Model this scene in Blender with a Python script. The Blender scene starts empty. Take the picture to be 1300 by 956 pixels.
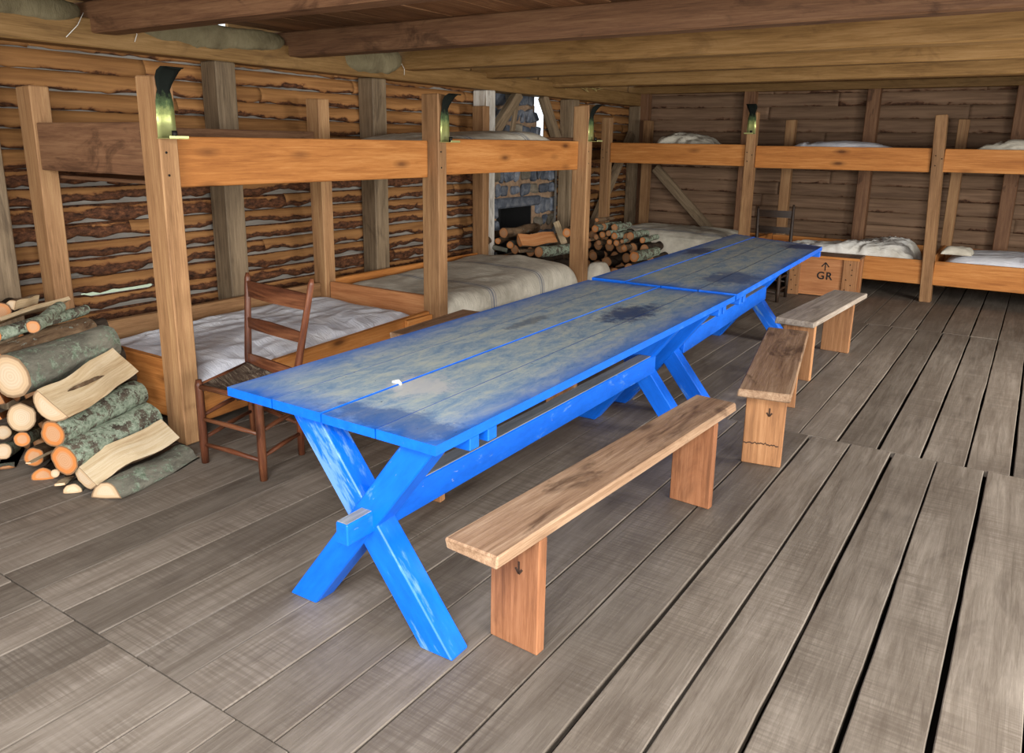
import bpy, bmesh, math, random
from math import sin, cos, pi, radians
from mathutils import Vector, Matrix, noise

random.seed(11)
scene = bpy.context.scene
COL = scene.collection
R = random.random
def rr(a, b): return a + (b - a) * random.random()

# ------------------------------------------------------------------ camera (photo frame 1300 x 956)
F_PX, PPX, PPY, CAM_H = 1000.6, 650.0, 433.0, 1.6
yaw, tilt, roll = -0.580319, 0.246423, -0.014202
_f = Vector((sin(yaw)*cos(tilt), cos(yaw)*cos(tilt), -sin(tilt)))
_r = Vector((cos(yaw), -sin(yaw), 0))
_d = _f.cross(_r)
RI = cos(roll)*_r + sin(roll)*_d
DN = -sin(roll)*_r + cos(roll)*_d
def ray(px, py): return RI*((px-PPX)/F_PX) + DN*((py-PPY)/F_PX) + _f
def at(px, py, X=None, Y=None, Z=None):
    """world point seen at a photo pixel, on the plane X=, Y= or Z="""
    d = ray(px, py)
    t = X/d.x if X is not None else Y/d.y if Y is not None else (Z-CAM_H)/d.z
    return Vector((0, 0, CAM_H)) + d*t
cd = bpy.data.cameras.new('camera'); cam = bpy.data.objects.new('camera', cd); COL.objects.link(cam)
cam.matrix_world = Matrix(((RI.x, -DN.x, -_f.x, 0), (RI.y, -DN.y, -_f.y, 0), (RI.z, -DN.z, -_f.z, CAM_H), (0, 0, 0, 1)))
cd.sensor_width = 36; cd.lens = F_PX/1300*36; cd.sensor_fit = 'HORIZONTAL'
cd.shift_y = -(478-PPY)/1300
cd.clip_start = 0.05
scene.camera = cam

# ------------------------------------------------------------------ materials
class NT:
    def __init__(s, name, rough=.6, spec=.3):
        s.m = bpy.data.materials.new(name); s.m.use_nodes = True
        s.t = s.m.node_tree; s.b = s.t.nodes['Principled BSDF']
        s.b.inputs['Roughness'].default_value = rough
        s.b.inputs['Specular IOR Level'].default_value = spec
    def n(s, typ, **kw):
        nd = s.t.nodes.new(typ)
        for k, v in kw.items(): setattr(nd, k, v)
        return nd
    def l(s, a, b): s.t.links.new(a, b)
    def setin(s, sock, v):
        if hasattr(v, 'is_output'): s.l(v, sock)
        else: sock.default_value = v
    def math(s, op, a, b=0.0, clamp=False):
        nd = s.n('ShaderNodeMath', operation=op, use_clamp=clamp)
        s.setin(nd.inputs[0], a); s.setin(nd.inputs[1], b); return nd.outputs[0]
    def attr(s, name): return s.n('ShaderNodeAttribute', attribute_name=name).outputs['Vector']
    def sep(s, v):
        nd = s.n('ShaderNodeSeparateXYZ'); s.l(v, nd.inputs[0]); return nd.outputs
    def vscale(s, v, sc):
        nd = s.n('ShaderNodeVectorMath', operation='MULTIPLY'); s.l(v, nd.inputs[0]); nd.inputs[1].default_value = sc; return nd.outputs[0]
    def noise(s, v, scale=1, detail=4, rough=.6, dist=0):
        nd = s.n('ShaderNodeTexNoise'); s.l(v, nd.inputs['Vector'])
        nd.inputs['Scale'].default_value = scale; nd.inputs['Detail'].default_value = detail
        nd.inputs['Roughness'].default_value = rough; nd.inputs['Distortion'].default_value = dist
        return nd.outputs['Fac']
    def ramp(s, f, stops, interp='LINEAR'):
        nd = s.n('ShaderNodeValToRGB'); cr = nd.color_ramp; cr.interpolation = interp
        while len(cr.elements) < len(stops): cr.elements.new(.5)
        for e, (p, c) in zip(cr.elements, stops):
            e.position = p; e.color = (c, c, c, 1) if isinstance(c, (int, float)) else (*c, 1)
        s.l(f, nd.inputs[0]); return nd.outputs[0]
    def mix(s, f, a, b, mode='MIX'):
        nd = s.n('ShaderNodeMix', data_type='RGBA', blend_type=mode)
        s.setin(nd.inputs[0], f)
        for i, v in ((6, a), (7, b)):
            if hasattr(v, 'is_output'): s.l(v, nd.inputs[i])
            else: nd.inputs[i].default_value = (*v, 1)
        return nd.outputs[2]
    def val(s, c, v):
        nd = s.n('ShaderNodeHueSaturation'); s.l(c, nd.inputs['Color']); s.setin(nd.inputs['Value'], v); return nd.outputs[0]
    def bump(s, h, st=.3, dist=.01):
        nd = s.n('ShaderNodeBump'); nd.inputs['Strength'].default_value = st; nd.inputs['Distance'].default_value = dist
        s.l(h, nd.inputs['Height']); s.l(nd.outputs[0], s.b.inputs['Normal'])
    def out(s, c): s.l(c, s.b.inputs['Base Color']); return s.m
    def obj(s): return s.n('ShaderNodeTexCoord').outputs['Object']
    def pos(s): return s.n('ShaderNodeNewGeometry').outputs['Position']

def wood(name, dark, mid, light, rough=.65, knots=0., grime=None, ga=.5, var=.35, saw=0., bump=.35, fine=26, stain=0.):
    t = NT(name, rough, .25)
    wc = t.attr('wc'); wr = t.sep(t.attr('wr'))
    f1 = t.noise(t.vscale(wc, (2.2, fine*1.9, fine*1.9)), 1, 7, .72, .8)
    f2 = t.noise(t.vscale(wc, (.7, 7, 7)), 1, 3, .5, 1.2)
    f3 = t.noise(t.vscale(wc, (9, 260, 260)), 1, 3, .8)
    m = t.math('ADD', t.math('MULTIPLY', f1, .48), t.math('ADD', t.math('MULTIPLY', f2, .32), t.math('MULTIPLY', f3, .20)))
    c = t.ramp(m, [(.385, dark), (.5, mid), (.60, light)])
    h = m
    if saw:
        sw = t.noise(t.vscale(wc, (95, 2.5, 2.5)), 1, 2, .5, .3)
        ms = t.noise(t.vscale(wc, (1.3, 3, 3)), 1, 2)
        k = t.math('MULTIPLY', t.ramp(sw, [(.42, 0.), (.58, 1.)]), t.math('MULTIPLY', t.ramp(ms, [(.42, 0.), (.6, 1.)]), saw))
        c = t.mix(k, c, dark)
    if knots:
        v = t.n('ShaderNodeTexVoronoi'); t.l(t.vscale(wc, (2.2, 6.5, 6.5)), v.inputs['Vector']); v.inputs['Scale'].default_value = 1
        k = t.ramp(v.outputs['Distance'], [(.06, 1.), (.13, .45), (.24, 0.)])
        c = t.mix(t.math('MULTIPLY', k, knots), c, (dark[0]*.25, dark[1]*.22, dark[2]*.25))
    if stain:
        s2 = t.noise(t.vscale(wc, (2.2, 6, 6)), 1, 5, .6, 1.)
        c = t.mix(t.math('MULTIPLY', t.ramp(s2, [(.56, 0.), (.66, 1.)]), stain), c, (dark[0]*.4, dark[1]*.36, dark[2]*.35))
    if grime:
        g = t.noise(t.pos(), 1.7, 5, .65)
        c = t.mix(t.math('MULTIPLY', t.ramp(g, [(.36, 0.), (.66, 1.)]), ga), c, grime)
    c = t.val(c, t.math('ADD', t.math('MULTIPLY', wr[0], var), 1-var/2))
    t.bump(h, bump, .006)
    return t.out(c)

M = {}
M['rail'] = wood('orange_sawn_wood', (.30, .105, .024), (.44, .17, .042), (.54, .24, .072), knots=.85, var=.25)
M['post'] = wood('tan_sawn_wood', (.18, .09, .038), (.30, .16, .072), (.40, .235, .11), knots=.3, var=.3)
M['frame_post'] = wood('grey_weathered_wood', (.11, .075, .045), (.21, .15, .09), (.31, .225, .14), knots=.2, var=.4, stain=.4)
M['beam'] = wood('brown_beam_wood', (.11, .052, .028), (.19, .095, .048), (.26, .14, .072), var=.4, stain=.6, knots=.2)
M['plate'] = wood('yellow_plate_wood', (.16, .085, .028), (.26, .145, .05), (.34, .20, .08), var=.3, stain=.3)
M['ceil'] = wood('ceiling_board_wood', (.11, .05, .022), (.21, .10, .045), (.29, .155, .075), var=.8, stain=.4)
M['floor'] = wood('worn_floor_wood', (.105, .083, .064), (.172, .144, .116), (.235, .20, .165), grime=(.085, .067, .052), ga=.42, var=.42, saw=.6, stain=.25, knots=.35, rough=.6, bump=.5, fine=20)
M['bench_top'] = wood('worn_bench_wood', (.15, .08, .042), (.28, .17, .10), (.40, .27, .17), knots=.7, var=.2, stain=.7)
M['bench_leg'] = wood('bench_leg_wood', (.19, .085, .036), (.33, .155, .065), (.43, .22, .10), knots=.2, var=.3)
M['bench_leg_red'] = wood('reddish_bench_leg_wood', (.14, .055, .024), (.25, .10, .043), (.34, .15, .07), knots=.2, var=.2, stain=.3)
M['bench_grey'] = wood('grey_bench_wood', (.17, .13, .10), (.30, .25, .20), (.42, .36, .30), knots=.4, var=.2, stain=.3)
M['chest'] = wood('orange_chest_wood', (.34, .13, .05), (.47, .20, .08), (.57, .28, .12), var=.2)
M['chest_lid'] = wood('brown_chest_lid_wood', (.13, .07, .04), (.22, .125, .075), (.31, .19, .12), var=.2)
M['chair'] = wood('dark_varnished_wood', (.045, .014, .008), (.115, .038, .018), (.22, .085, .038), rough=.33, var=.4, fine=14, stain=.5)
M['chair_dark'] = wood('near_black_wood', (.012, .007, .005), (.026, .016, .011), (.05, .03, .02), rough=.5)
M['split'] = wood('split_firewood', (.44, .30, .16), (.60, .46, .28), (.70, .58, .40), var=.2, fine=22, bump=1)
M['split_orange'] = wood('split_orange_firewood', (.36, .13, .045), (.52, .22, .08), (.62, .33, .15), var=.3, fine=30)
M['backwall'] = wood('brown_wall_board', (.08, .048, .03), (.16, .105, .07), (.24, .165, .11), var=.55, stain=.6, knots=.3)

def slab_mat(name, pale, pale2, bark, bark2):
    t = NT(name, .75, .2)
    wc = t.attr('wc'); wr = t.sep(t.attr('wr'))     # wr: random, height fraction on the board, bark amount
    f1 = t.noise(t.vscale(wc, (1.4, 24, 24)), 1, 5, .6, .5)
    c = t.ramp(f1, [(.35, pale2), (.62, pale)])
    nb = t.noise(t.vscale(wc, (7, 11, 11)), 1, 5, .62, .9)
    nb2 = t.noise(t.vscale(wc, (2.3, 6, 6)), 1, 3, .5, .5)
    e = t.math('MINIMUM', wr[1], t.math('MULTIPLY', t.math('SUBTRACT', 1.02, wr[1]), 4.0))
    e = t.math('ADD', t.math('MULTIPLY', e, 1.25), t.math('ADD', t.math('MULTIPLY', nb, 1.0), t.math('MULTIPLY', nb2, .9)))
    thr = t.math('ADD', t.math('ADD', t.math('MULTIPLY', wr[2], .90), .68), t.math('MULTIPLY', t.math('SUBTRACT', wr[0], .5), t.math('MULTIPLY', wr[2], .75)))
    dlt = t.math('SUBTRACT', thr, e)
    k = t.math('MULTIPLY', dlt, 9, clamp=True)
    k0 = t.math('MULTIPLY', t.math('ADD', dlt, .12), 6, clamp=True)
    fn_ = t.noise(t.vscale(wc, (18, 34, 34)), 1, 6, .75)
    bk = t.ramp(fn_, [(.36, bark), (.55, bark2), (.70, (bark2[0]*2.1, bark2[1]*2.0, bark2[2]*1.7))])
    rim = t.ramp(t.math('ADD', dlt, t.math('MULTIPLY', fn_, .12)), [(.10, 1.), (.24, 0.)])
    bk = t.mix(t.math('MULTIPLY', rim, .8), bk, bark)
    c = t.mix(t.math('MULTIPLY', k0, .6), c, (bark2[0]*1.5, bark2[1]*1.2, bark2[2]*1.0))
    c = t.mix(k, c, bk)
    c = t.val(c, t.math('ADD', t.math('MULTIPLY', wr[0], .35), .83))
    t.bump(t.math('ADD', f1, t.math('MULTIPLY', k, .6)), .6, .01)
    return t.out(c)
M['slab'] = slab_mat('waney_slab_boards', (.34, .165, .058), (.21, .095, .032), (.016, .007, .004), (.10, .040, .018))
M['slab_brown'] = slab_mat('brown_waney_boards', (.25, .155, .095), (.15, .09, .055), (.03, .015, .009), (.085, .04, .022))
M['grey_back'] = wood('grey_sheathing', (.13, .115, .098), (.20, .18, .155), (.27, .25, .22), var=.3, fine=18)

def blue_mat(name, wear, top=False):
    t = NT(name, .42 if not top else .5, .4)
    wc = t.attr('wc'); wr = t.sep(t.attr('wr'))
    big = t.noise(t.vscale(wc, (1.1, 3.2, 3.2)), 1, 6, .68, .8)
    fine = t.noise(t.vscale(wc, (9, 26, 26)), 1, 5, .7)
    blue = t.ramp(fine, [(.3, (.0, .095, .54)), (.7, (.001, .135, .72))])
    if top:
        g1 = t.noise(t.vscale(wc, (5, 13, 13)), 1, 8, .82, .4)
        grey = t.ramp(g1, [(.38, (.17, .28, .36)), (.5, (.33, .41, .41)), (.60, (.47, .51, .41))])
        # paint survives along the rim of the top; wr.y is the distance from the rim, 0 to 1
        e = t.math('ADD', t.math('MULTIPLY', wr[1], 1.0), t.math('ADD', t.math('MULTIPLY', big, .7), t.math('MULTIPLY', g1, .4)))
        k = t.ramp(t.math('MULTIPLY', e, .5), [(.25, 1.), (.38, .55), (.60, .22), (.8, .12)])
        grey = t.mix(t.ramp(t.noise(t.vscale(wc, (1.1, 2.2, 2.2)), 1, 6, .7, .6), [(.61, 0.), (.68, .45)]), grey, (.03, .09, .22))
        c = t.mix(k, grey, t.mix(.45, blue, (.02, .13, .36)))
        p = t.obj()
        def blot(cx, cy, rx, ry, amt, col, c):
            q = t.n('ShaderNodeVectorMath', operation='SUBTRACT'); t.l(p, q.inputs[0]); q.inputs[1].default_value = (cx, cy, .75)
            q2 = t.vscale(q.outputs[0], (1/rx, 1/ry, 0)); ln = t.n('ShaderNodeVectorMath', operation='LENGTH'); t.l(q2, ln.inputs[0])
            d = t.math('ADD', ln.outputs['Value'], t.math('MULTIPLY', t.math('SUBTRACT', t.noise(p, 11, 8, .8), .5), 2.6))
            return t.mix(t.ramp(d, [(.55, amt), (.95, 0.)]), c, col)
        for args in top: c = blot(*args, c)
        sp = t.noise(t.vscale(wc, (30, 45, 45)), 1, 3, .6)
        c = t.mix(t.ramp(sp, [(.69, 0.), (.73, .5)]), c, (.50, .50, .42))
        c = t.mix(t.ramp(sp, [(.27, .7), (.31, 0.)]), c, (.01, .03, .07))
    else:
        k = t.math('MULTIPLY', t.ramp(t.math('ADD', t.math('MULTIPLY', big, .7), t.math('MULTIPLY', fine, .3)), [(.555, 0.), (.60, 1.)]), wear)
        c = t.mix(k, blue, (.12, .26, .50))
        c = t.mix(t.ramp(t.noise(t.vscale(wc, (14, 40, 40)), 1, 3), [(.7, 0.), (.74, .6*wear)]), c, (.35, .37, .36))
    t.bump(fine, .2, .004)
    return t.out(c)
M['blue'] = blue_mat('blue_paint', .25)
M['blue_worn'] = blue_mat('blue_paint_rubbed', .9)
M['blue_top'] = blue_mat('worn_blue_table_top', 1, [(-.40, .42, .13, .17, .75, (.47, .47, .47)), (-.30, 2.05, .14, .30, .85, (.008, .035, .13)), (-.62, 1.55, .05, .25, .5, (.012, .03, .07)), (-.22, .10, .35, .12, .6, (.01, .06, .22))])
M['blue_top_far'] = blue_mat('worn_blue_table_top_far', 1, [(-.20, .55, .22, .35, .7, (.01, .055, .20)), (-.80, 1.75, .14, .30, .85, (.01, .04, .14)), (-.15, 2.6, .25, .22, .9, (.008, .045, .17)), (-.45, .9, .3, .10, .4, (.30, .38, .40))])
M['grey_edge'] = wood('scuffed_grey_edge', (.15, .16, .16), (.24, .25, .25), (.34, .34, .32), var=.2)

def cloth_mat(name, col, col2, stripes=0, dirt=None):
    t = NT(name, .9, .1)
    p = t.obj()
    n1 = t.noise(p, 5, 5, .6)
    c = t.ramp(n1, [(.35, col2), (.62, col)])
    if dirt: c = t.mix(t.math('MULTIPLY', t.ramp(t.noise(p, 2.3, 4), [(.5, 0.), (.7, 1.)]), .6), c, dirt)
    if stripes:
        xy = t.sep(t.n('ShaderNodeTexCoord').outputs['Object'])
        a = t.math('ABSOLUTE', t.math('SUBTRACT', t.math('FRACT', t.math('MULTIPLY', xy[1], stripes)), .5))
        k = t.ramp(a, [(.0, 1.), (.012, 1.), (.018, 0.), (.034, 0.), (.038, 1.), (.046, 1.), (.052, 0.)], 'LINEAR')
        c = t.mix(t.math('MULTIPLY', k, .65), c, (.10, .13, .22))
    wv = t.noise(t.vscale(p, (3, 14, 6)), 1, 5, .6, 1.5)
    t.bump(t.math('ADD', wv, t.math('MULTIPLY', t.noise(p, 160, 2), .15)), .55, .03)
    return t.out(c)
M['white_cloth'] = cloth_mat('bluish_white_canvas', (.86, .87, .91), (.70, .72, .79))
M['cream_cloth'] = cloth_mat('cream_ticking', (.76, .71, .59), (.60, .56, .46), stripes=1.3, dirt=(.26, .225, .17))
M['bright_cloth'] = cloth_mat('white_linen', (.88, .87, .82), (.74, .72, .66), dirt=(.45, .40, .30))
M['canvas'] = cloth_mat('olive_canvas', (.22, .185, .11), (.13, .105, .06), dirt=(.13, .11, .06))
M['seat_weave'] = wood('dark_torn_weave', (.025, .015, .012), (.07, .045, .03), (.30, .25, .18), rough=.9, fine=60, bump=1)
M['straw'] = wood('straw', (.35, .28, .10), (.5, .4, .16), (.6, .5, .25), rough=.8)
def plain(name, c, rough=.5, metal=0):
    t = NT(name, rough); t.b.inputs['Metallic'].default_value = metal
    n = t.noise(t.obj(), 20, 3); return t.out(t.ramp(n, [(.3, tuple(x*.8 for x in c)), (.7, tuple(min(1, x*1.15) for x in c))]))
M['ink'] = plain('black_ink', (.012, .012, .012), .7)
M['mark'] = plain('burnt_mark', (.045, .022, .012), .8)
M['nail'] = plain('iron_nail', (.02, .018, .016), .5, .6)
M['earth'] = plain('dark_earth', (.03, .022, .015), .95)
M['grass'] = plain('pale_ground', (.30, .32, .20), .95)
M['whitewash'] = wood('flaking_whitewash', (.33, .26, .18), (.62, .59, .53), (.78, .76, .70), fine=14, stain=.5)

def bark_mat(name, a, b, lichen=None, la=.5):
    t = NT(name, .9, .1)
    wc = t.attr('wc')
    n1 = t.noise(t.vscale(wc, (6, 14, 14)), 1, 6, .7, .5)
    c = t.ramp(n1, [(.35, a), (.65, b)])
    if lichen:
        n2 = t.noise(t.vscale(wc, (16, 16, 16)), 1, 7, .8)
        n3 = t.noise(t.vscale(wc, (50, 50, 50)), 1, 3, .7)
        lc = t.ramp(n3, [(.35, (lichen[0]*.45, lichen[1]*.5, lichen[2]*.45)), (.6, lichen)])
        c = t.mix(t.ramp(n2, [(.62-la*.3, 0.), (.66-la*.3, 1.)]), c, lc)
    t.bump(n1, .8, .012)
    return t.out(c)
M['bark_lichen'] = bark_mat('lichen_bark', (.045, .036, .028), (.15, .12, .09), (.33, .38, .29), .55)
M['bark_grey'] = bark_mat('grey_bark', (.10, .095, .075), (.22, .21, .165), (.24, .28, .21), .3)
M['bark_brown'] = bark_mat('brown_bark', (.06, .035, .02), (.20, .13, .075), (.25, .28, .25), .12)
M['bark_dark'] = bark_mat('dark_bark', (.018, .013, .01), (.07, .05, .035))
def end_mat(name, core, ring, rim):
    t = NT(name, .8, .15)
    wc = t.sep(t.attr('wc'))        # on a cut end wc.y runs 0 at the heart to 1 at the bark
    n = t.noise(t.attr('wc'), 9, 3)
    r = t.math('ADD', wc[1], t.math('MULTIPLY', t.math('SUBTRACT', n, .5), .18))
    c = t.ramp(r, [(.0, core), (.5, core), (.68, ring), (.86, ring), (.93, rim)])
    w = t.n('ShaderNodeTexWave', wave_type='BANDS', bands_direction='Y'); t.l(t.attr('wc'), w.inputs['Vector']); w.inputs['Scale'].default_value = 2.2; w.inputs['Distortion'].default_value = 1.5
    c = t.mix(t.math('MULTIPLY', w.outputs['Fac'], .22), c, tuple(x*.45 for x in ring))
    return t.out(c)
M['end_orange'] = end_mat('orange_log_end', (.50, .28, .15), (.56, .20, .055), (.22, .12, .06))
M['end_pale'] = end_mat('pale_log_end', (.58, .45, .31), (.54, .38, .23), (.22, .14, .08))
M['end_brown'] = end_mat('brown_log_end', (.42, .23, .12), (.45, .20, .08), (.15, .08, .045))

def stone_mat():
    t = NT('grey_field_stone', .8, .25)
    wc = t.attr('wc'); wr = t.sep(t.attr('wr'))
    n = t.noise(wc, 9, 6, .65, .4)
    c = t.ramp(n, [(.3, (.045, .055, .075)), (.5, (.12, .135, .165)), (.7, (.25, .26, .28))])
    c2 = t.ramp(n, [(.3, (.10, .085, .06)), (.7, (.30, .26, .20))])
    c = t.mix(t.ramp(wr[1], [(.70, 0.), (.75, 1.)], 'CONSTANT'), c, c2)
    c = t.val(c, t.math('ADD', t.math('MULTIPLY', wr[0], .8), .6))
    t.bump(n, .7, .02); return t.out(c)
M['stone'] = stone_mat()
def mortar_mat():
    t = NT('tan_mortar', .9, .1)
    n = t.noise(t.pos(), 14, 5, .65)
    c = t.ramp(n, [(.3, (.20, .13, .085)), (.7, (.40, .27, .17))])
    t.bump(n, .6, .02); return t.out(c)
M['mortar'] = mortar_mat()
def soot_mat():     # tinplate; the candle has blackened the upper half and the hood (a stain on the tin)
    t = NT('sooty_tinplate', .38, .12); t.b.inputs['Metallic'].default_value = .55
    p = t.obj(); z = t.sep(p)[2]
    n = t.noise(p, 30, 4, .7)
    k = t.math('ADD', z, t.math('MULTIPLY', t.math('SUBTRACT', n, .5), .12))
    c = t.ramp(k, [(.03, (.50, .52, .22)), (.10, (.36, .40, .14)), (.16, (.08, .12, .05)), (.21, (.008, .010, .008))])
    t.l(t.ramp(k, [(.10, .55), (.19, 0.)]), t.b.inputs['Metallic']); t.l(t.ramp(k, [(.10, .35), (.2, .9)]), t.b.inputs['Roughness'])
    return t.out(c)
M['soot'] = soot_mat()

# ------------------------------------------------------------------ mesh collecting
CORN = [(x, y, z) for x in (-1, 1) for y in (-1, 1) for z in (-1, 1)]
class MB:
    def __init__(s): s.v = []; s.f = []; s.mi = []; s.wc = []; s.wr = []; s.sm = []
    def add(s, vs, fs, wcs, wr=None, mi=0, smooth=False):
        b = len(s.v); wr = wr or (R(), R(), R())
        s.v += [Vector(p) for p in vs]; s.wc += [tuple(w) for w in wcs]
        s.wr += [wr]*len(vs) if isinstance(wr[0], float) else list(wr)
        for k, f in enumerate(fs):
            s.f.append([b+i for i in f]); s.mi.append(mi[k] if isinstance(mi, list) else mi); s.sm.append(smooth)
    def hexa(s, fn, dims, grain=None, ch=.004, mi=0, wr=None, jit=0., wcfn=None):
        """chamfered box; fn maps (x,y,z) in metres inside +-dims/2 to the point"""
        dx, dy, dz = (d/2 for d in dims); ch = min(ch, dx*.45, dy*.45, dz*.45)
        g = grain if grain is not None else max(range(3), key=lambda i: dims[i])
        off = (rr(-20, 20), rr(-20, 20), rr(-20, 20))
        vs, idx = [], {}
        jv = {c: Vector((rr(-jit, jit), rr(-jit, jit), rr(-jit, jit))) for c in CORN}
        for c in CORN:
            for a in range(3):
                p = [c[0]*(dx-ch), c[1]*(dy-ch), c[2]*(dz-ch)]
                p[a] = c[a]*(dx, dy, dz)[a]
                idx[(c, a)] = len(vs); vs.append(Vector(p)+jv[c])
        fs = []
        for a in range(3):
            o = [i for i in range(3) if i != a]
            for sg in (-1, 1):
                q = []
                for (u, w) in ((-1, -1), (1, -1), (1, 1), (-1, 1)):
                    c = [0, 0, 0]; c[a] = sg; c[o[0]] = u; c[o[1]] = w; q.append(idx[(tuple(c), a)])
                fs.append(q)
        for a in range(3):          # edges running along axis a
            o = [i for i in range(3) if i != a]
            for u in (-1, 1):
                for w in (-1, 1):
                    c0 = [0, 0, 0]; c1 = [0, 0, 0]
                    c0[a], c1[a] = -1, 1
                    for c in (c0, c1): c[o[0]] = u; c[o[1]] = w
                    fs.append([idx[(tuple(c0), o[0])], idx[(tuple(c1), o[0])], idx[(tuple(c1), o[1])], idx[(tuple(c0), o[1])]])
        for c in CORN: fs.append([idx[(c, 0)], idx[(c, 1)], idx[(c, 2)]])
        perm = [g]+[i for i in range(3) if i != g]
        wcs = [(p[perm[0]]+off[0], p[perm[1]]+off[1], p[perm[2]]+off[2]) for p in vs]
        s.add([fn(p) for p in vs], fs, wcs, wr, mi)
    def box(s, c, dims, rot=None, **kw):
        m = Matrix.Translation(Vector(c)) @ (rot.to_4x4() if rot is not None else Matrix())
        s.hexa(lambda p: m @ p, dims, **kw)
    def span(s, x0, x1, y0, y1, z0, z1, **kw):
        s.box(((x0+x1)/2, (y0+y1)/2, (z0+z1)/2), (abs(x1-x0), abs(y1-y0), abs(z1-z0)), **kw)
    def beam(s, a, b, w, h, up=(0, 0, 1), **kw):
        """board from a to b; w across, h along 'up'"""
        a, b = Vector(a), Vector(b); d = (b-a); L = d.length; d.normalize()
        u = Vector(up); sd = d.cross(u).normalized(); u = sd.cross(d)
        m = Matrix((d, sd, u)).transposed()
        s.box((a+b)/2, (L, w, h), rot=m, grain=0, **kw)
    def tube(s, pts, rad, n=10, mi=0, cap=True, wr=None):
        pts = [Vector(p) for p in pts]; rad = rad if isinstance(rad, (list, tuple)) else [rad]*len(pts)
        off = rr(-20, 20); vs = []; wcs = []; L = 0; prev = None
        for i, p in enumerate(pts):
            d = (pts[min(i+1, len(pts)-1)]-pts[max(i-1, 0)]).normalized()
            if i: L += (p-pts[i-1]).length
            up = Vector((0, 0, 1)) if abs(d.z) < .9 else Vector((0, 1, 0))
            a = d.cross(up).normalized(); b = a.cross(d)
            for k in range(n):
                t = 2*pi*k/n
                vs.append(p+(a*cos(t)+b*sin(t))*rad[i]); wcs.append((L+off, rad[i]*cos(t)+off, rad[i]*sin(t)))
        fs = [[i*n+k, i*n+(k+1) % n, (i+1)*n+(k+1) % n, (i+1)*n+k] for i in range(len(pts)-1) for k in range(n)]
        if cap: fs += [list(range(n))[::-1], [(len(pts)-1)*n+k for k in range(n)]]
        s.add(vs, fs, wcs, wr, mi, smooth=True)
    def build(s, name, mats, parent=None, auto=True, smooth_angle=None):
        me = bpy.data.meshes.new(name)
        org = Vector((0, 0, 0))
        if parent is None:
            xs = [v.x for v in s.v]; ys = [v.y for v in s.v]; zs = [v.z for v in s.v]
            org = Vector(((min(xs)+max(xs))/2, (min(ys)+max(ys))/2, min(zs)))
        elif parent.get('_w'): org = Vector(parent['_w'])
        me.from_pydata([tuple(v-org) for v in s.v], [], s.f)
        for an, dat in (('wc', s.wc), ('wr', s.wr)):
            at_ = me.attributes.new(an, 'FLOAT_VECTOR', 'POINT')
            at_.data.foreach_set('vector', [c for w in dat for c in w])
        mats = mats if isinstance(mats, (list, tuple)) else [mats]
        for m in mats: me.materials.append(M[m] if isinstance(m, str) else m)
        me.polygons.foreach_set('material_index', s.mi)
        me.polygons.foreach_set('use_smooth', s.sm)
        bm = bmesh.new(); bm.from_mesh(me); bmesh.ops.recalc_face_normals(bm, faces=bm.faces); bm.to_mesh(me); bm.free()
        o = bpy.data.objects.new(name, me); COL.objects.link(o)
        if parent is not None: o.parent = parent
        else: o.location = org
        return o
def tag(o, label, cat, group=None):
    o['label'] = label; o['category'] = cat
    if group: o['group'] = group
    return o
def thing(name, label, cat, loc=(0, 0, 0), rz=0, group=None, world=False):
    """Empty at the base of a thing. world=True: its parts are modelled in room coordinates"""
    o = bpy.data.objects.new(name, None); COL.objects.link(o); o.empty_display_size = .1
    o.location = loc; o.rotation_euler = (0, 0, rz)
    if world: o['_w'] = tuple(loc)
    return tag(o, label, cat, group)
def struct(o): o['kind'] = 'structure'; return o

# ------------------------------------------------------------------ room shell
WX, BY = -5.16, 11.0              # inner sheathing of the log wall and of the far wall
RX, FY = 2.7, -2.6                # right and front wall
CZ = 2.40

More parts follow.
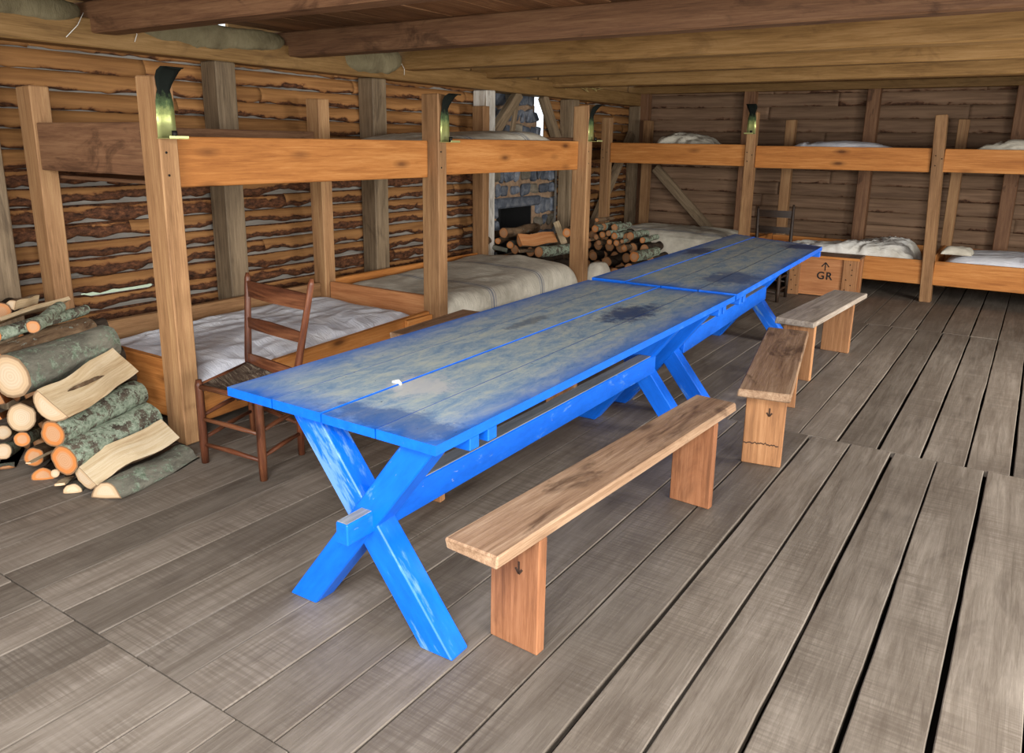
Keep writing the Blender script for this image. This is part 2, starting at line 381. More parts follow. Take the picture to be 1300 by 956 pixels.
# floor: four courses of boards running away from the camera
fl = MB()
rows = [(FY, 1.172, .213, .02), (1.176, 4.487, .2155, -.028), (4.491, 7.872, .2085, .088), (7.876, BY, .2165, -.12)]
for y0, y1, w, x0 in rows:
    k0 = int((WX-x0)/w)-1; k1 = int((RX-x0)/w)+1
    edges = [(x0+k*w+rr(-.006, .006), x0+k*w+rr(-.006, .006)) for k in range(k0, k1+1)]
    for i in range(len(edges)-1):
        (a0, a1), (b0, b1) = edges[i], edges[i+1]
        if b0 < WX-.05 or a0 > RX: continue
        def gap(x):
            if x > -.95: return rr(.0015, .0095)
            if x > -1.5: return rr(.0012, .005)
            return rr(.0005, .0022)
        g = [gap(a0), gap(a1), gap(b0), gap(b1)]
        if x0+.0 and -0.55 < a0 < .2 and y0 > 1 and y0 < 5: g[2] += .004; g[0] += .003
        z = rr(-.0015, .0015); zz = rr(-.002, .002)
        P = [Vector((a0+g[0], y0+.001, 0)), Vector((b0-g[2], y0+.001, 0)), Vector((b1-g[3], y1-.001, 0)), Vector((a1+g[1], y1-.001, 0))]
        n = 26; vs = []; wcs = []; off = (rr(-20, 20), rr(-20, 20)); sd1, sd2 = rr(-50, 50), rr(-50, 50); amp = .0035 if a0 > -1.3 else .0012
        prof = [(0, -.032), (0, -.004), (.0035, 0), (1, 0), (2, -.004), (2, -.032)]
        for q in range(n+1):
            v = q/n; A = P[0].lerp(P[3], v); B = P[1].lerp(P[2], v); yy = A.y
            A.x += amp*(noise.noise(Vector((yy*1.7, sd1, 0)))+.6*noise.noise(Vector((yy*7, sd1, 4)))); B.x += amp*(noise.noise(Vector((yy*1.7, sd2, 0)))+.6*noise.noise(Vector((yy*7, sd2, 4))))
            for x_, z_ in ((A.x, -.032), (A.x, -.004), (A.x+.0035, 0), (B.x-.0035, 0), (B.x, -.004), (B.x, -.032)):
                vs.append(Vector((x_, yy, z_+z+((x_-A.x)/w-.5)*zz))); wcs.append((yy+off[0], x_+off[1], z_))
        fs = [[q*6+k, (q+1)*6+k, (q+1)*6+(k+1) % 6, q*6+(k+1) % 6] for q in range(n) for k in range(6)]+[list(range(6)), [n*6+k for k in range(6)]]
        fl.add(vs, fs, wcs)
floor = struct(fl.build('floor', 'floor'))
gm = MB(); gm.span(-16, 14, -12, 24, -.42, -.36, wr=(.5, .5, .5)); ground = struct(gm.build('ground', 'grass'))
em = MB(); em.span(WX-.2, RX+.1, FY-.1, BY+.1, -.36, -.30, wr=(.5, .5, .5)); struct(em.build('crawl_space_earth', 'earth'))

def slab_wall(mb, mapf, a0, a1, z0, pitch, nrows, barkf, holes=(), slit=None, seg=.045, gapf=.03, depth=.035, flip=0):
    """courses of waney boards. mapf(a, z, d): along, up, out from the sheathing"""
    for r in range(nrows):
        zb0 = z0+r*pitch; zt0 = zb0+pitch+.006
        pieces = []; a = a0
        while a < a1-.05:
            b = min(a1, a+rr(1.6, 3.2)) if a1-a > 2.6 else a1
            pieces.append((a, b)); a = b
        for (pa, pb) in pieces:
            for h0, h1, hz0, hz1 in holes:
                pass
            cuts = [(pa, pb)]
            for h0, h1, hz0, hz1 in holes:
                if zt0 > hz0+.03 and zb0 < hz1-.03:
                    nc = []
                    for c0, c1 in cuts:
                        if h1 <= c0 or h0 >= c1: nc.append((c0, c1)); continue
                        if h0 > c0+.03: nc.append((c0, h0))
                        if h1 < c1-.03: nc.append((h1, c1))
                    cuts = nc
            rnd = R(); off = rr(-30, 30); sd = rr(-50, 50)
            for c0, c1 in cuts:
                n = max(2, int((c1-c0)/seg)); vs = []; wcs = []; wrs = []; fs = []
                for i in range(n+1):
                    q = c0+(c1-c0)*i/n
                    nb = noise.noise(Vector((q*3.1+sd, r*7.3, 0)))*.5+noise.noise(Vector((q*9+sd, r*3.3, 5)))*.3+noise.noise(Vector((q*24, r+sd, 9)))*.14
                    bk = barkf(q, zb0)
                    g = max(.0, gapf*(.45+1.2*nb))*(.25+bk)
                    wob = noise.noise(Vector((q*1.1+sd, r*2.1, 3)))*.008
                    zb = zb0+g+wob; zt = zt0+wob*.5
                    if slit and slit[0] < q < slit[1]:
                        if abs(zb0-slit[2]) < .01: zb = max(zb, slit[2]+.004+.018*(q-slit[0])/(slit[1]-slit[0])+.004*nb)
                        if abs(zt0-.006-slit[2]) < .01: zt = min(zt, slit[2]-.010+.003*nb)
                    prof = [(zb, 0.), (zb-.002, depth*.55), (zb+(zt-zb)*.12, depth*.9), (zb+(zt-zb)*.35, depth*(1.0+.1*nb)), (zb+(zt-zb)*.7, depth*.72), (zt, depth*.22), (zt, 0)]
                    for (z, d) in prof:
                        vs.append(mapf(q, z, d)); v = (z-zb)/(zt-zb)
                        wcs.append((q+off, z+off, d)); wrs.append((rnd, v, bk))
                k = 7
                for i in range(n):
                    for j in range(k-1): fs.append([i*k+j, (i+1)*k+j, (i+1)*k+j+1, i*k+j+1])
                fs.append(list(range(k))); fs.append([n*k+j for j in range(k)])
                mb.add(vs, fs, wcs, wrs, 0, smooth=True)

# left wall: bark-edged slab boards over grey sheathing, open where the fireplace stands
GAPZ = .585
lw = MB()
FP0, FP1 = 7.16, 8.86             # fireplace bay
def bark_shade_left(q, z): return (.98 if z < 1.30 else .42)+.12*noise.noise(Vector((q*1.3, z*4, 0)))  # bark amount; raised on upper boards to paint the shadow line along bottom edges
slab_wall(lw, lambda a, z, d: Vector((WX+d, a, z)), FY, BY, GAPZ-5*.1165, .1165, 19, bark_shade_left, gapf=.048, slit=(2.72, 3.20, GAPZ),
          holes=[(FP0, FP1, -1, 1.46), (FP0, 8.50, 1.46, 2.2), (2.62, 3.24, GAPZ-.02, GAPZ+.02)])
sheath = MB()
for y0, y1, z0, z1 in ((FY, 2.70, -.36, 2.2), (2.70, 3.22, -.36, .572), (2.70, 3.22, .600, 2.2), (3.22, FP0, -.36, 2.2), (FP1, BY, -.36, 2.2), (8.54, FP1, 1.46, 2.2)):
    sheath.span(WX-.03, WX, y0, y1, z0, z1, grain=1, ch=.0005)
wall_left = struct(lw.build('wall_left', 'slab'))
def child_of(o, mb, name, mats):
    c = mb.build(name, mats, None); c.parent = o; c.location = c.location-o.location; return c
child_of(wall_left, sheath, 'sheathing', 'grey_back')
for i, yc in enumerate((2.16, 3.80, 5.38, 7.09, 8.92, 10.90)):
    b = MB(); w = .17
    b.span(WX+.03, WX+.21, yc-w/2, yc+w/2, -.0, 2.13, jit=.004, ch=.008)
    child_of(wall_left, b, 'wall_post', 'whitewash' if i == 3 else 'frame_post')
b = MB(); b.span(WX-.03, WX+.20, FY, BY, 2.13, 2.30, grain=1, ch=.008, jit=.004); child_of(wall_left, b, 'wall_plate', 'plate')
# diagonal braces beside the chimney and by the corner
for a, c, w in (((WX+.10, 7.20, 1.62), (WX+.10, 7.78, 2.14), .12), ((WX+.10, 8.80, 1.45), (WX+.10, 8.30, 2.14), .12), ((WX+.12, 9.5, .35), (WX+.12, 10.75, 1.75), .12)):
    b = MB(); b.beam(a, c, .08, w, ch=.006); child_of(wall_left, b, 'brace', 'frame_post')
b = MB(); b.beam((WX+.04, 7.72, 1.60), (WX+.04, 7.86, 2.14), .03, .07, up=(0, 1, 0), ch=.003); child_of(wall_left, b, 'brace', 'frame_post')

# far wall
bw = MB()
slab_wall(bw, lambda a, z, d: Vector((a, BY-d, z)), WX, RX, 0, .162, 15, lambda q, z: .30+.25*noise.noise(Vector((q*1.1, z*5, 2))), gapf=.010, depth=.022)
wall_back = struct(bw.build('wall_back', 'slab_brown'))
b = MB(); b.span(WX, RX, BY, BY+.03, -.36, CZ, grain=0); child_of(wall_back, b, 'sheathing', 'backwall')
for xc in (-4.92, -3.40, -1.87, -.30, 1.25):
    b = MB(); b.span(xc-.075, xc+.075, BY-.17, BY-.02, 0, 2.34, jit=.004, ch=.008); child_of(wall_back, b, 'wall_post', 'beam')
b = MB(); b.beam((-4.70, BY-.11, 1.28), (-3.62, BY-.11, .25), .07, .13, ch=.006); child_of(wall_back, b, 'brace', 'frame_post')
b = MB(); b.span(WX, RX, BY-.18, BY+.0, 2.30, CZ, grain=0, ch=.006); child_of(wall_back, b, 'wall_plate', 'plate')

# right and front walls with the open doors and windows the daylight comes through
def board_wall(name, fixed, a0, a1, ax, holes):
    m = MB(); z = -.36
    while z < CZ-.01:
        z1 = min(CZ, z+.2)
        segs = [(a0, a1)]
        for h0, h1, hz0, hz1 in holes:
            if z1 > hz0+.02 and z < hz1-.02:
                ns = []
                for s0, s1 in segs:
                    if h1 <= s0 or h0 >= s1: ns.append((s0, s1)); continue
                    if h0 > s0: ns.append((s0, h0))
                    if h1 < s1: ns.append((h1, s1))
                segs = ns
        for s0, s1 in segs:
            if ax == 'y': m.span(fixed, fixed+.05, s0, s1, z, z1, grain=1)
            else: m.span(s0, s1, fixed-.05, fixed, z, z1, grain=0)
        z = z1
    return struct(m.build(name, 'backwall'))
board_wall('wall_right', RX, FY-.05, BY+.05, 'y', [(-1.4, 3.6, -.1, 2.1), (4.8, 6.6, .6, 2.0)])
board_wall('wall_front', FY, WX-.03, RX+.05, 'x', [(-3.9, -2.3, .7, 2.0), (-1.0, 1.6, -.1, 2.1)])

# ceiling: boards running away, over beams running across
HX0, HX1, HY0, HY1 = -1.9, .7, -1.4, .3      # made-up roof opening for an added fill light, behind the camera
cm = MB(); x = -5.05
while x < RX:
    w = rr(.16, .24); 
    y = FY
    while y < BY+.02:
        y1 = min(BY+.03, y+rr(3, 5))
        if x+w > HX0 and x < HX1:
            if y < HY0: y1 = HY0
            elif y < HY1: y = HY1; continue
        
        cm.span(x+.003, x+w-.003, y, y1-.004, CZ+rr(-.004, .002), CZ+.03, grain=1, ch=.003); y = y1
    x += w
ceiling = struct(cm.build('ceiling', 'ceil'))
rf = MB()
for x0, x1, y0, y1 in ((-5.12, HX0, FY-.1, BY+.1), (HX1, RX+.1, FY-.1, BY+.1), (HX0, HX1, FY-.1, HY0), (HX0, HX1, HY1, BY+.1)): rf.span(x0, x1, y0, y1, CZ+.06, CZ+.10, grain=1)
child_of(ceiling, rf, 'roof_deck', 'ceil')
# strips closing the eaves, with the chinks the photograph shows
ev = MB()
for y0, y1 in ((FY-.05, 3.12), (3.34, 3.62), (4.02, 5.40), (5.72, BY+.05)):
    ev.span(WX-.06, WX-.02, y0, y1, 2.26, 2.52, grain=1)
child_of(wall_left, ev, 'eaves_board', 'plate')
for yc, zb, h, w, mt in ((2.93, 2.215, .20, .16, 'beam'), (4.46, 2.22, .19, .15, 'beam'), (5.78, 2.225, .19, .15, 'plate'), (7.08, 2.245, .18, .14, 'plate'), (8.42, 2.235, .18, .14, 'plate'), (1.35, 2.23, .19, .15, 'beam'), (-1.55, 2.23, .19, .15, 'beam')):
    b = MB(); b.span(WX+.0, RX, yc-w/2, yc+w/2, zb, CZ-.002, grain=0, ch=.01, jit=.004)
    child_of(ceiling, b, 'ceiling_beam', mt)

# ------------------------------------------------------------------ fireplace
fp = thing('fireplace', 'grey stone fireplace with tan mortar and dark firebox in the log wall', 'fireplace', (WX-.35, 7.95, 0), world=True)
m = MB(); s_ = MB()
FB0, FB1, FZ0, FZ1 = 7.66, 8.44, .30, .87
def chimney_edges(z):
    if z < 1.45: return FP0-.15, FP1+.2
    t = min(1, (z-1.45)/.25); k = max(0, min(1, (z-1.7)/.3)); return FP0+.05*t, FP1+.1-.33*t-.13*k
fx = WX-.10
for (y0, y1, z0, z1) in ((FP0-.15, FB0, -.30, FZ1), (FB1, FP1+.2, -.30, FZ1), (FP0-.15, FP1+.2, FZ1, 1.42), (FB0, FB1, -.30, FZ0)):
    m.span(fx-.62, fx, y0, y1, z0, z1, ch=.01)
m.span(fx-.62, fx-.5, FB0, FB1, FZ0, FZ1)
for z in [1.42+.125*k for k in range(8)]:
    a, c = chimney_edges(z+.06); m.span(fx-.60, fx-.03, a, c, z, z+.127, ch=.01)
z = 0.0
while z < 2.4:
    h = rr(.15, .25); a, c = chimney_edges(z+h/2); y = a+.005
    while y < c-.05:
        w = min(rr(.10, .23), c-y-.005)
        hh = h-rr(.022, .06); yy0, yy1 = y+rr(.008, .022), y+w-rr(.01, .024)
        inside = (z+h > FZ0+.02 and z < FZ1-.02)
        blocked = False
        if inside:
            if yy1 > FB0 and yy0 < FB0: yy1 = FB0-.004
            elif yy0 < FB1 and yy1 > FB1: yy0 = FB1+.004
            elif yy0 >= FB0 and yy1 <= FB1: blocked = True
        if not blocked and yy1-yy0 > .04:
            zc = z+h/2; dep = rr(.03, .055) - (.03 if z > 1.42 else 0)
            s_.span(fx-.05, fx+dep, yy0, yy1, zc-hh/2, zc+hh/2*rr(.75, 1), ch=.028, jit=.018)
        y += w
    z += h
s_.span(fx-.05, fx+.05, FB0-.10, FB1+.12, FZ1-.02, FZ1+.10, ch=.02, jit=.008)
m.build('mortar_body', 'mortar', fp); s_.build('stones', 'stone', fp)
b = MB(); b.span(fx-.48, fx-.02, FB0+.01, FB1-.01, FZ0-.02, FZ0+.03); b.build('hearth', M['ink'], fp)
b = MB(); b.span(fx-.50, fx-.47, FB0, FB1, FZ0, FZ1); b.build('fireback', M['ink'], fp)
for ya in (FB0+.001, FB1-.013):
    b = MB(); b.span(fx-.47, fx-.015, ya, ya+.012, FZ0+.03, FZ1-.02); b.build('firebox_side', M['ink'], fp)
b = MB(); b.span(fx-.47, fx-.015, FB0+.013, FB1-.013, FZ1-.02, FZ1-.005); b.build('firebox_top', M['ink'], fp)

# ------------------------------------------------------------------ bunks
def nails(mb, pts, n):
    for p in pts:
        a = MB(); a.tube([Vector(p), Vector(p)+Vector(n)*.004], .006, 7); NAILS.append(a)
NAILS = []
def hang_nails(o, w):
    for a in NAILS:
        c = a.build('nail', 'nail', w)
        c.parent = o
    NAILS.clear()
bl = thing('bunk_bed', 'two-tier plank bunk bed on tall posts along the bark-edged log wall', 'bunk bed', (-4.33, 4.6, 0), world=True)
PX0, PX1 = -3.765, -3.612
lean = {2.36: (.03, 0), 4.52: (0, 0), 6.80: (0, 0)}
for yk, ztop in ((2.355, 1.895), (4.515, 1.925), (6.745, 1.945)):
    b = MB(); b.span(PX0, PX1, yk, yk+.105, 0, ztop, ch=.006, jit=.006)
    po = b.build('post', 'post', bl)
    nb = MB(); nails(nb, [(PX1+.001, yk+.03, 1.53), (PX1+.001, yk+.035, 1.42)], (1, 0, 0)); hang_nails(po, bl)
for yk, ztop in ((2.36, 1.872), (4.52, 1.915), (6.74, 1.957)):
    b = MB(); b.span(-4.94, -4.80, yk, yk+.11, 0, ztop, ch=.006, jit=.005); b.build('post', 'post', bl)
def rail(x0, x1, y0, y1, z0, z1, mt='rail', par=None, grain=None, ch=.005):
    b = MB(); b.span(x0, x1, y0, y1, z0, z1, ch=ch, jit=.003, grain=grain); return b.build('rail', mt, par or bl)
rail(-3.745, -3.70, 2.462, 4.512, 1.352, 1.605)
rail(-3.745, -3.70, 4.622, 6.742, 1.362, 1.622)
rail(-4.90, -4.86, 2.475, 4.515, 1.40, 1.665, 'beam'); rail(-4.90, -4.86, 4.635, 6.735, 1.38, 1.62, 'post')
for y0, z0, z1, mt in ((2.372, 1.41, 1.672, 'beam'), (4.545, 1.38, 1.60, 'beam'), (6.78, 1.38, 1.655, 'beam')):
    b = MB(); b.span(-4.795, -3.77, y0, y0+.04, z0, z1, ch=.005, jit=.003); b.build('end_board', mt, bl)
# platforms
for y0, y1 in ((2.48, 4.5), (4.64, 6.73)):
    b = MB()
    k = y0
    while k < y1-.05: b.span(-4.85, -3.75, k, min(y1, k+.19)-.006, 1.36, 1.38, grain=0); k += .19
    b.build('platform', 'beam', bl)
    b = MB(); k = y0; zq = .18 if y0 < 3 else .262
    while k < y1-.05: b.span(-4.85, -3.75, k, min(y1, k+.19)-.006, zq-.02, zq, grain=0); k += .19
    b.build('platform', 'beam', bl)
b = MB(); b.hexa(lambda p: Vector((-3.7225+p.x, 3.487+p.y, .215+p.z+.036*p.y)), (.045, 2.05, .22), grain=1, ch=.006, jit=.003); b.build('rail', 'rail', bl)
rail(-3.745, -3.70, 4.622, 6.742, .10, .262)
rail(-4.90, -4.86, 2.475, 4.515, .20, .455, 'post'); rail(-4.90, -4.86, 4.635, 6.735, .24, .47, 'rail')
for y0, z0, z1 in ((2.37, .13, .452), (4.55, .18, .465), (6.79, .18, .40)):
    b = MB(); b.span(-4.795, -3.77, y0, y0+.045, z0, z1, ch=.008, jit=.003); b.build('end_board', 'rail' if y0 < 4 else 'chest', bl)
b = MB(); b.span(-3.70, -3.665, 4.22, 4.50, .20, .345, ch=.004); b.build('rail_patch', 'rail', bl)

bb = thing('bunk_bed', 'two-tier plank bunk bed on posts along the far board wall', 'bunk bed', (-1.9, 10.1, 0), world=True)
bx = (-4.83, -2.95, -.93, .95)
for i, x in enumerate(bx):
    b = MB(); t0 = (-.088 if i == 2 else 0)
    zt = (1.93, 1.98, 1.94, 1.93)[i]
    b.hexa(lambda p, x=x, t0=t0, zt=zt: Vector((x+.06+p.x+t0*(p.z/zt+.5), 9.447+p.y, p.z+zt/2)), (.115, .105, zt), grain=2, ch=.006, jit=.004)
    po = b.build('post', 'post', bb)
    nb = MB(); nails(nb, [(x+.03-.055*(i == 2), 9.393, 1.53), (x+.09-.055*(i == 2), 9.393, 1.5), (x+.04-.06*(i == 2), 9.393, 1.43)], (0, -1, 0)); hang_nails(po, bb)
for x in (-4.80, -2.83, -.90, .95):
    b = MB(); b.span(x, x+.115, 10.60, 10.71, 0, 1.93, ch=.006, jit=.004); b.build('post', 'post', bb)
for i in range(3):
    x0, x1 = bx[i]+.12, bx[i+1]-.003
    for z0, z1 in (((1.372, 1.618), (1.360, 1.605), (1.368, 1.60))[i], (.185, .44)):
        if i == 2: x0r, x1r = x0-(.07 if z0 > 1 else .02), x1
        elif i == 1 and z0 > 1: x0r, x1r = x0, x1-.07
        else: x0r, x1r = x0, x1
        b = MB(); b.span(x0r, x1r, 9.43, 9.472, z0, z1, ch=.005, jit=.003); b.build('rail', 'rail' if i else 'rail', bb)
    for z0, z1 in ((1.40, 1.60), (.26, .48)):
        b = MB(); b.span(bx[i]+.1, bx[i+1]-.0, 10.555, 10.595, z0, z1, ch=.005); b.build('rail', 'rail', bb)
    for zp in (1.36, .20):
        b = MB(); k = x0
        while k < x1-.05: b.span(k, min(x1, k+.2)-.006, 9.48, 10.55, zp+.02, zp+.04, grain=1); k += .2
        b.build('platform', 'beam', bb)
for x in (-4.80, -2.92, -.90, .95):
    for z0, z1 in ((1.40, 1.60), (.22, .50)):
        b = MB(); b.span(x+.03, x+.07, 9.505, 10.55, z0, z1, ch=.005); b.build('end_board', 'rail', bb)

# ------------------------------------------------------------------ bedding
def pillow(name, x0, x1, y0, y1, z0, h, mat, label, cat, amp=.02, n=(60, 60), fold=7., skew=(1, 1), pw=6, extra=None, seed=0, group=None, hf=None):
    """soft mattress / blanket resting at z0"""
    mb = MB(); nx, ny = n; cx, cy = (x0+x1)/2, (y0+y1)/2; hx, hy = (x1-x0)/2, (y1-y0)/2
    vs = []; wcs = []
    for i in range(nx+1):
        for j in range(ny+1):
            u = sin(pi/2*(2*i/nx-1)); v = sin(pi/2*(2*j/ny-1))
            x, y = cx+u*hx, cy+v*hy
            e = max(0, (1-abs(u)**pw)*(1-abs(v)**pw))
            q = Vector((x*skew[0]*fold*.5+seed, y*skew[1]*fold*.5, seed))
            wv = Vector((noise.noise(q*.45+Vector((3, 1, 7))), noise.noise(q*.45+Vector((9, 4, 2))), 0))
            r1 = 1-abs(noise.noise(q+wv*1.6))*2.4; r2 = 1-abs(noise.noise(q*2.1+wv*3))*2.4; r3 = noise.noise(q*.33)
            w = r1*.55+r2*.25+r3*1.1
            zz = z0+e**.4*(h*(hf(u, v) if hf else 1)+amp*w)
            sx = amp*.45*noise.noise(q*1.3+Vector((5, 5, 5)))*(1 if e < .9 else 0)
            if extra: x, y, zz = extra(x, y, zz, u, v)
            vs.append(Vector((x+sx, y+sx, max(z0, zz)))); wcs.append((x, y, zz))
    k = ny+1
    fs = [[i*k+j, (i+1)*k+j, (i+1)*k+j+1, i*k+j+1] for i in range(nx) for j in range(ny)]
    mb.add(vs, fs, wcs, None, 0, smooth=True)
    rim = [i*k for i in range(nx+1)]+[nx*k+j for j in range(1, ny+1)]+[i*k+ny for i in range(nx-1, -1, -1)]+[j for j in range(ny-1, 0, -1)]
    mb.f.append(rim); mb.mi.append(0); mb.sm.append(False)
    o = mb.build(name, mat); return tag(o, label, cat, group)
# lower bunk, near bay: white sheet, its near corner bulging over the rail
def near_m(x, y, z, u, v):
    k = max(0, 1-math.hypot((x+3.75)/.50, (y-2.70)/.42))**.6
    z2 = z+.035*k+.03*max(0, (y-3)/1.5)
    if k > 0 and u > .1 and z > .25: x += .20*k*u; z2 -= .015*max(0, x+3.72)/.1
    lft = max(0, (-x-4.45)/.4); return x, y, z2+.05*lft
pillow('mattress', -4.84, -3.752, 2.44, 4.53, .185, .165, 'white_cloth', 'white rumpled mattress cover in the lower bunk behind the near wooden chair', 'mattress', amp=.030, n=(90, 110), fold=6, skew=(1.6, .8), extra=near_m, seed=3)
def far_m(x, y, z, u, v):
    return x, y, z
pillow('mattress', -4.84, -3.655, 4.64, 6.735, .264, .165, 'cream_cloth', 'thick cream mattress with thin blue stripes in the lower bunk before the fireplace', 'mattress', amp=.020, n=(80, 100), fold=4, pw=14, seed=8, hf=lambda u, v: 1+.45*max(0, v+.3)*(1-abs(u)*.5))
pillow('blanket', -4.84, -3.76, 4.68, 6.65, 1.385, .285, 'cream_cloth', 'cream striped blanket on the upper bunk in front of the stone chimney', 'blanket', amp=.018, n=(50, 80), fold=7, seed=14, hf=lambda u, v: 1+.12*v)
pillow('cloth_bundle', -3.70, -3.48, 6.86, 7.22, 0, .45, 'cream_cloth', 'small cream cloth bundle standing beside the far post of the left bunk', 'bundle', amp=.02, n=(24, 24), fold=14, seed=21, pw=4)
# far bunks
pillow('mattress', -4.72, -3.0, 9.36, 10.50, .245, .29, 'cream_cloth', 'cream mattress spilling over the lower far bunk beside the firewood', 'mattress', amp=.035, n=(70, 60), fold=5, seed=31,
       extra=lambda x, y, z, u, v: (x, y-(.03 if z > .46 and v < -.9 else 0), z))
pillow('blanket', -2.68, -1.02, 9.50, 10.30, .245, .30, 'bright_cloth', 'crumpled white blanket on the lower far bunk behind the marked chest', 'blanket', amp=.075, n=(90, 60), fold=11, seed=37, hf=lambda u, v: .85+.35*u)
pillow('blanket', -.80, .90, 9.49, 10.50, .245, .265, 'white_cloth', 'smooth white sheet on the lower far bunk right of the leaning post', 'blanket', amp=.022, n=(80, 60), fold=6, seed=41)
pillow('pillow', -.79, -.50, 9.50, 9.74, .515, .05, 'cream_cloth', 'small yellowed pillow at the left end of the smooth white sheet', 'pillow', amp=.025, n=(24, 24), fold=12, seed=45, pw=4)
pillow('blanket', -4.25, -3.35, 9.52, 10.2, 1.405, .30, 'cream_cloth', 'cream cloth heap on the upper far bunk nearest the corner', 'blanket', amp=.07, n=(50, 40), fold=10, seed=51, pw=2.5, hf=lambda u, v: 1-.15*u)
pillow('sack', -2.60, -1.25, 9.46, 10.1, 1.405, .285, 'white_cloth', 'long grey-white sack lying on the middle upper far bunk', 'sack', amp=.02, n=(70, 40), fold=9, seed=55, pw=3, hf=lambda u, v: 1-.17*max(0, u)-.08*(u > -.6))
pillow('blanket', -.72, .90, 9.50, 10.2, 1.405, .24, 'cream_cloth', 'rumpled cream cloth on the upper far bunk right of the leaning post', 'blanket', amp=.055, n=(70, 40), fold=13, seed=61, pw=4)

# ------------------------------------------------------------------ blue trestle tables
def trestle_table(label, loc, rz, L, W, corners, frames, cleats, beam_z, seedoff, topm='blue_top'):
    """local: x across (0 at the right edge, -W left), y along from the near end"""
    t = thing('trestle_table', label, 'table', loc, rz)
    tb = MB(); nb = 4; zt, th = .75, .032
    for k in range(nb):
        u0, u1 = k/nb, (k+1)/nb
        nx, ny = 6, 40; off = rr(-20, 20)
        vs = []; wcs = []; wrs = []
        for i in range(nx+1):
            for j in range(ny+1):
                u = u0+(u1-u0)*i/nx
                if i == 0 and k: u += .0030/W
                if i == nx and k < nb-1: u -= .0030/W
                v = j/ny
                nr = corners[0].lerp(corners[1], u); fa = corners[3].lerp(corners[2], u)
                p = nr.lerp(fa, v)
                d = min(u*W, (1-u)*W, v*L*.8, (1-v)*L*.8)/.22
                sag = .002*sin(k*2.1+seedoff)
                vs.append(Vector((p.x, p.y, zt+sag))); wcs.append((p.y+off, p.x+off*.3, 0)); wrs.append((.5, min(1, d), .5))
        kk = ny+1; n0 = len(vs)
        fs = [[i*kk+j, (i+1)*kk+j, (i+1)*kk+j+1, i*kk+j+1] for i in range(nx) for j in range(ny)]
        mi = [0]*len(fs)
        rim = [i*kk for i in range(nx+1)]+[nx*kk+j for j in range(1, ny+1)]+[i*kk+ny for i in range(nx-1, -1, -1)]+[j for j in range(ny-1, 0, -1)]
        tb.add(vs, fs, wcs, wrs, 0, False)
        # sides and underside in plain blue
        up = [vs[r].copy() for r in rim]; lo = [Vector((p.x, p.y, zt-th)) for p in up]; m_ = len(rim)
        bev = [Vector((p.x, p.y, p.z)) for p in up]
        sv = bev+lo; sf = [[a, (a+1) % m_, m_+(a+1) % m_, m_+a] for a in range(m_)]+[list(range(m_, 2*m_))]
        tb.add(sv, sf, [(p.y+off, p.z, p.x) for p in sv], (.5, .5, .5), 1, False)
    tb.build('tabletop', [topm, 'blue'], t)
    cxm = -W/2
    for (yc, xo, sk) in frames:
        for sg in (-1, 1):
            l = MB()
            # lower foot at sg side, running up to the other side
            x0, x1 = cxm+xo-sg*.30, cxm+xo+sg*.255
            y = yc - sg*.003+sk
            b0, b1 = Vector((x0, y, 0)), Vector((x1, y, zt-th-.001))
            hw = .064
            def fn(p, b0=b0, b1=b1, hw=hw):
                s = p.z/.7+.5; q = b0.lerp(b1, s); return Vector((q.x+p.x, q.y+p.y, q.z))
            l.hexa(fn, (hw*2, .092, .7), grain=2, ch=.005, jit=.0)
            l.build('leg', 'blue_worn', t)
    for (yc, w) in cleats:
        c = MB(); c.span(-W+.04, -.002, yc-w/2, yc+w/2, zt-th-.045, zt-th-.0005, ch=.003); c.build('cleat', 'blue', t)
    y0, y1, x_, z0, z1 = beam_z
    s = MB(); wdt = .075
    s.hexa(lambda p: Vector((x_+p.x, (y0+y1)/2+p.y, (z0[0]+z1[0])/2+p.z*1+((z0[1]+z1[1])-(z0[0]+z1[0]))/2*(p.y/(y1-y0)+.5))), (wdt, y1-y0, z1[0]-z0[0]), grain=1, ch=.004)
    st = s.build('stretcher', 'blue_worn', t)
    g = MB(); g.hexa(lambda p: Vector((x_+p.x, (y0+y1)/2+p.y, z1[0]+.0012+p.z+(z1[1]-z1[0])*(p.y/(y1-y0)+.5))), (wdt-.008, y1-y0-.01, .003), grain=1, ch=.0005)
    g.build('scuffed_top', 'grey_edge', st)
    for (ya, yb) in ((-.06, y0), (y1, y1+.0)):
        if yb-ya > .1 and y0 > 0:
            e_ = MB(); e_.span(x_-.02, x_+.03, ya, yb+.01, .362, .436, grain=1, ch=.004); tn = e_.build('tenon', 'blue', t)
            e_ = MB(); e_.span(x_-.016, x_+.026, ya+.004, yb, .4365, .439, grain=1, ch=.0005); e_.build('scuffed_top', 'grey_edge', tn)
    return t
# near table
V2 = lambda x, y: Vector((x, y, 0))
def local(P, o, rz):
    d = Vector(P)-Vector((o[0], o[1], 0)); c, s = cos(-rz), sin(-rz); return Vector((d.x*c-d.y*s, d.x*s+d.y*c, 0))
rz1 = radians(1.1); o1 = (-1.346, 1.660, 0)
trestle_table('long blue trestle table, worn grey on top, nearest with the crossed legs in full view', o1, rz1, 2.87, .95,
              [V2(-.95, 0.03), V2(0, 0), V2(0, 2.85), V2(-.95, 2.83)], [(.105, .12, 0), (2.40, .075, 0)],
              [(.20, .05), (.30, .05), (2.60, .045), (2.68, .045)], (.15, 2.42, -.335, (.355, .335), (.462, .445)), 0)
rz2 = radians(2.4); o2 = (-1.405, 4.56, 0)
c2 = [local((-2.37, 4.56, 0), o2, rz2), V2(0, 0), local((-1.53, 7.29, 0), o2, rz2), local((-2.47, 7.79, 0), o2, rz2)]
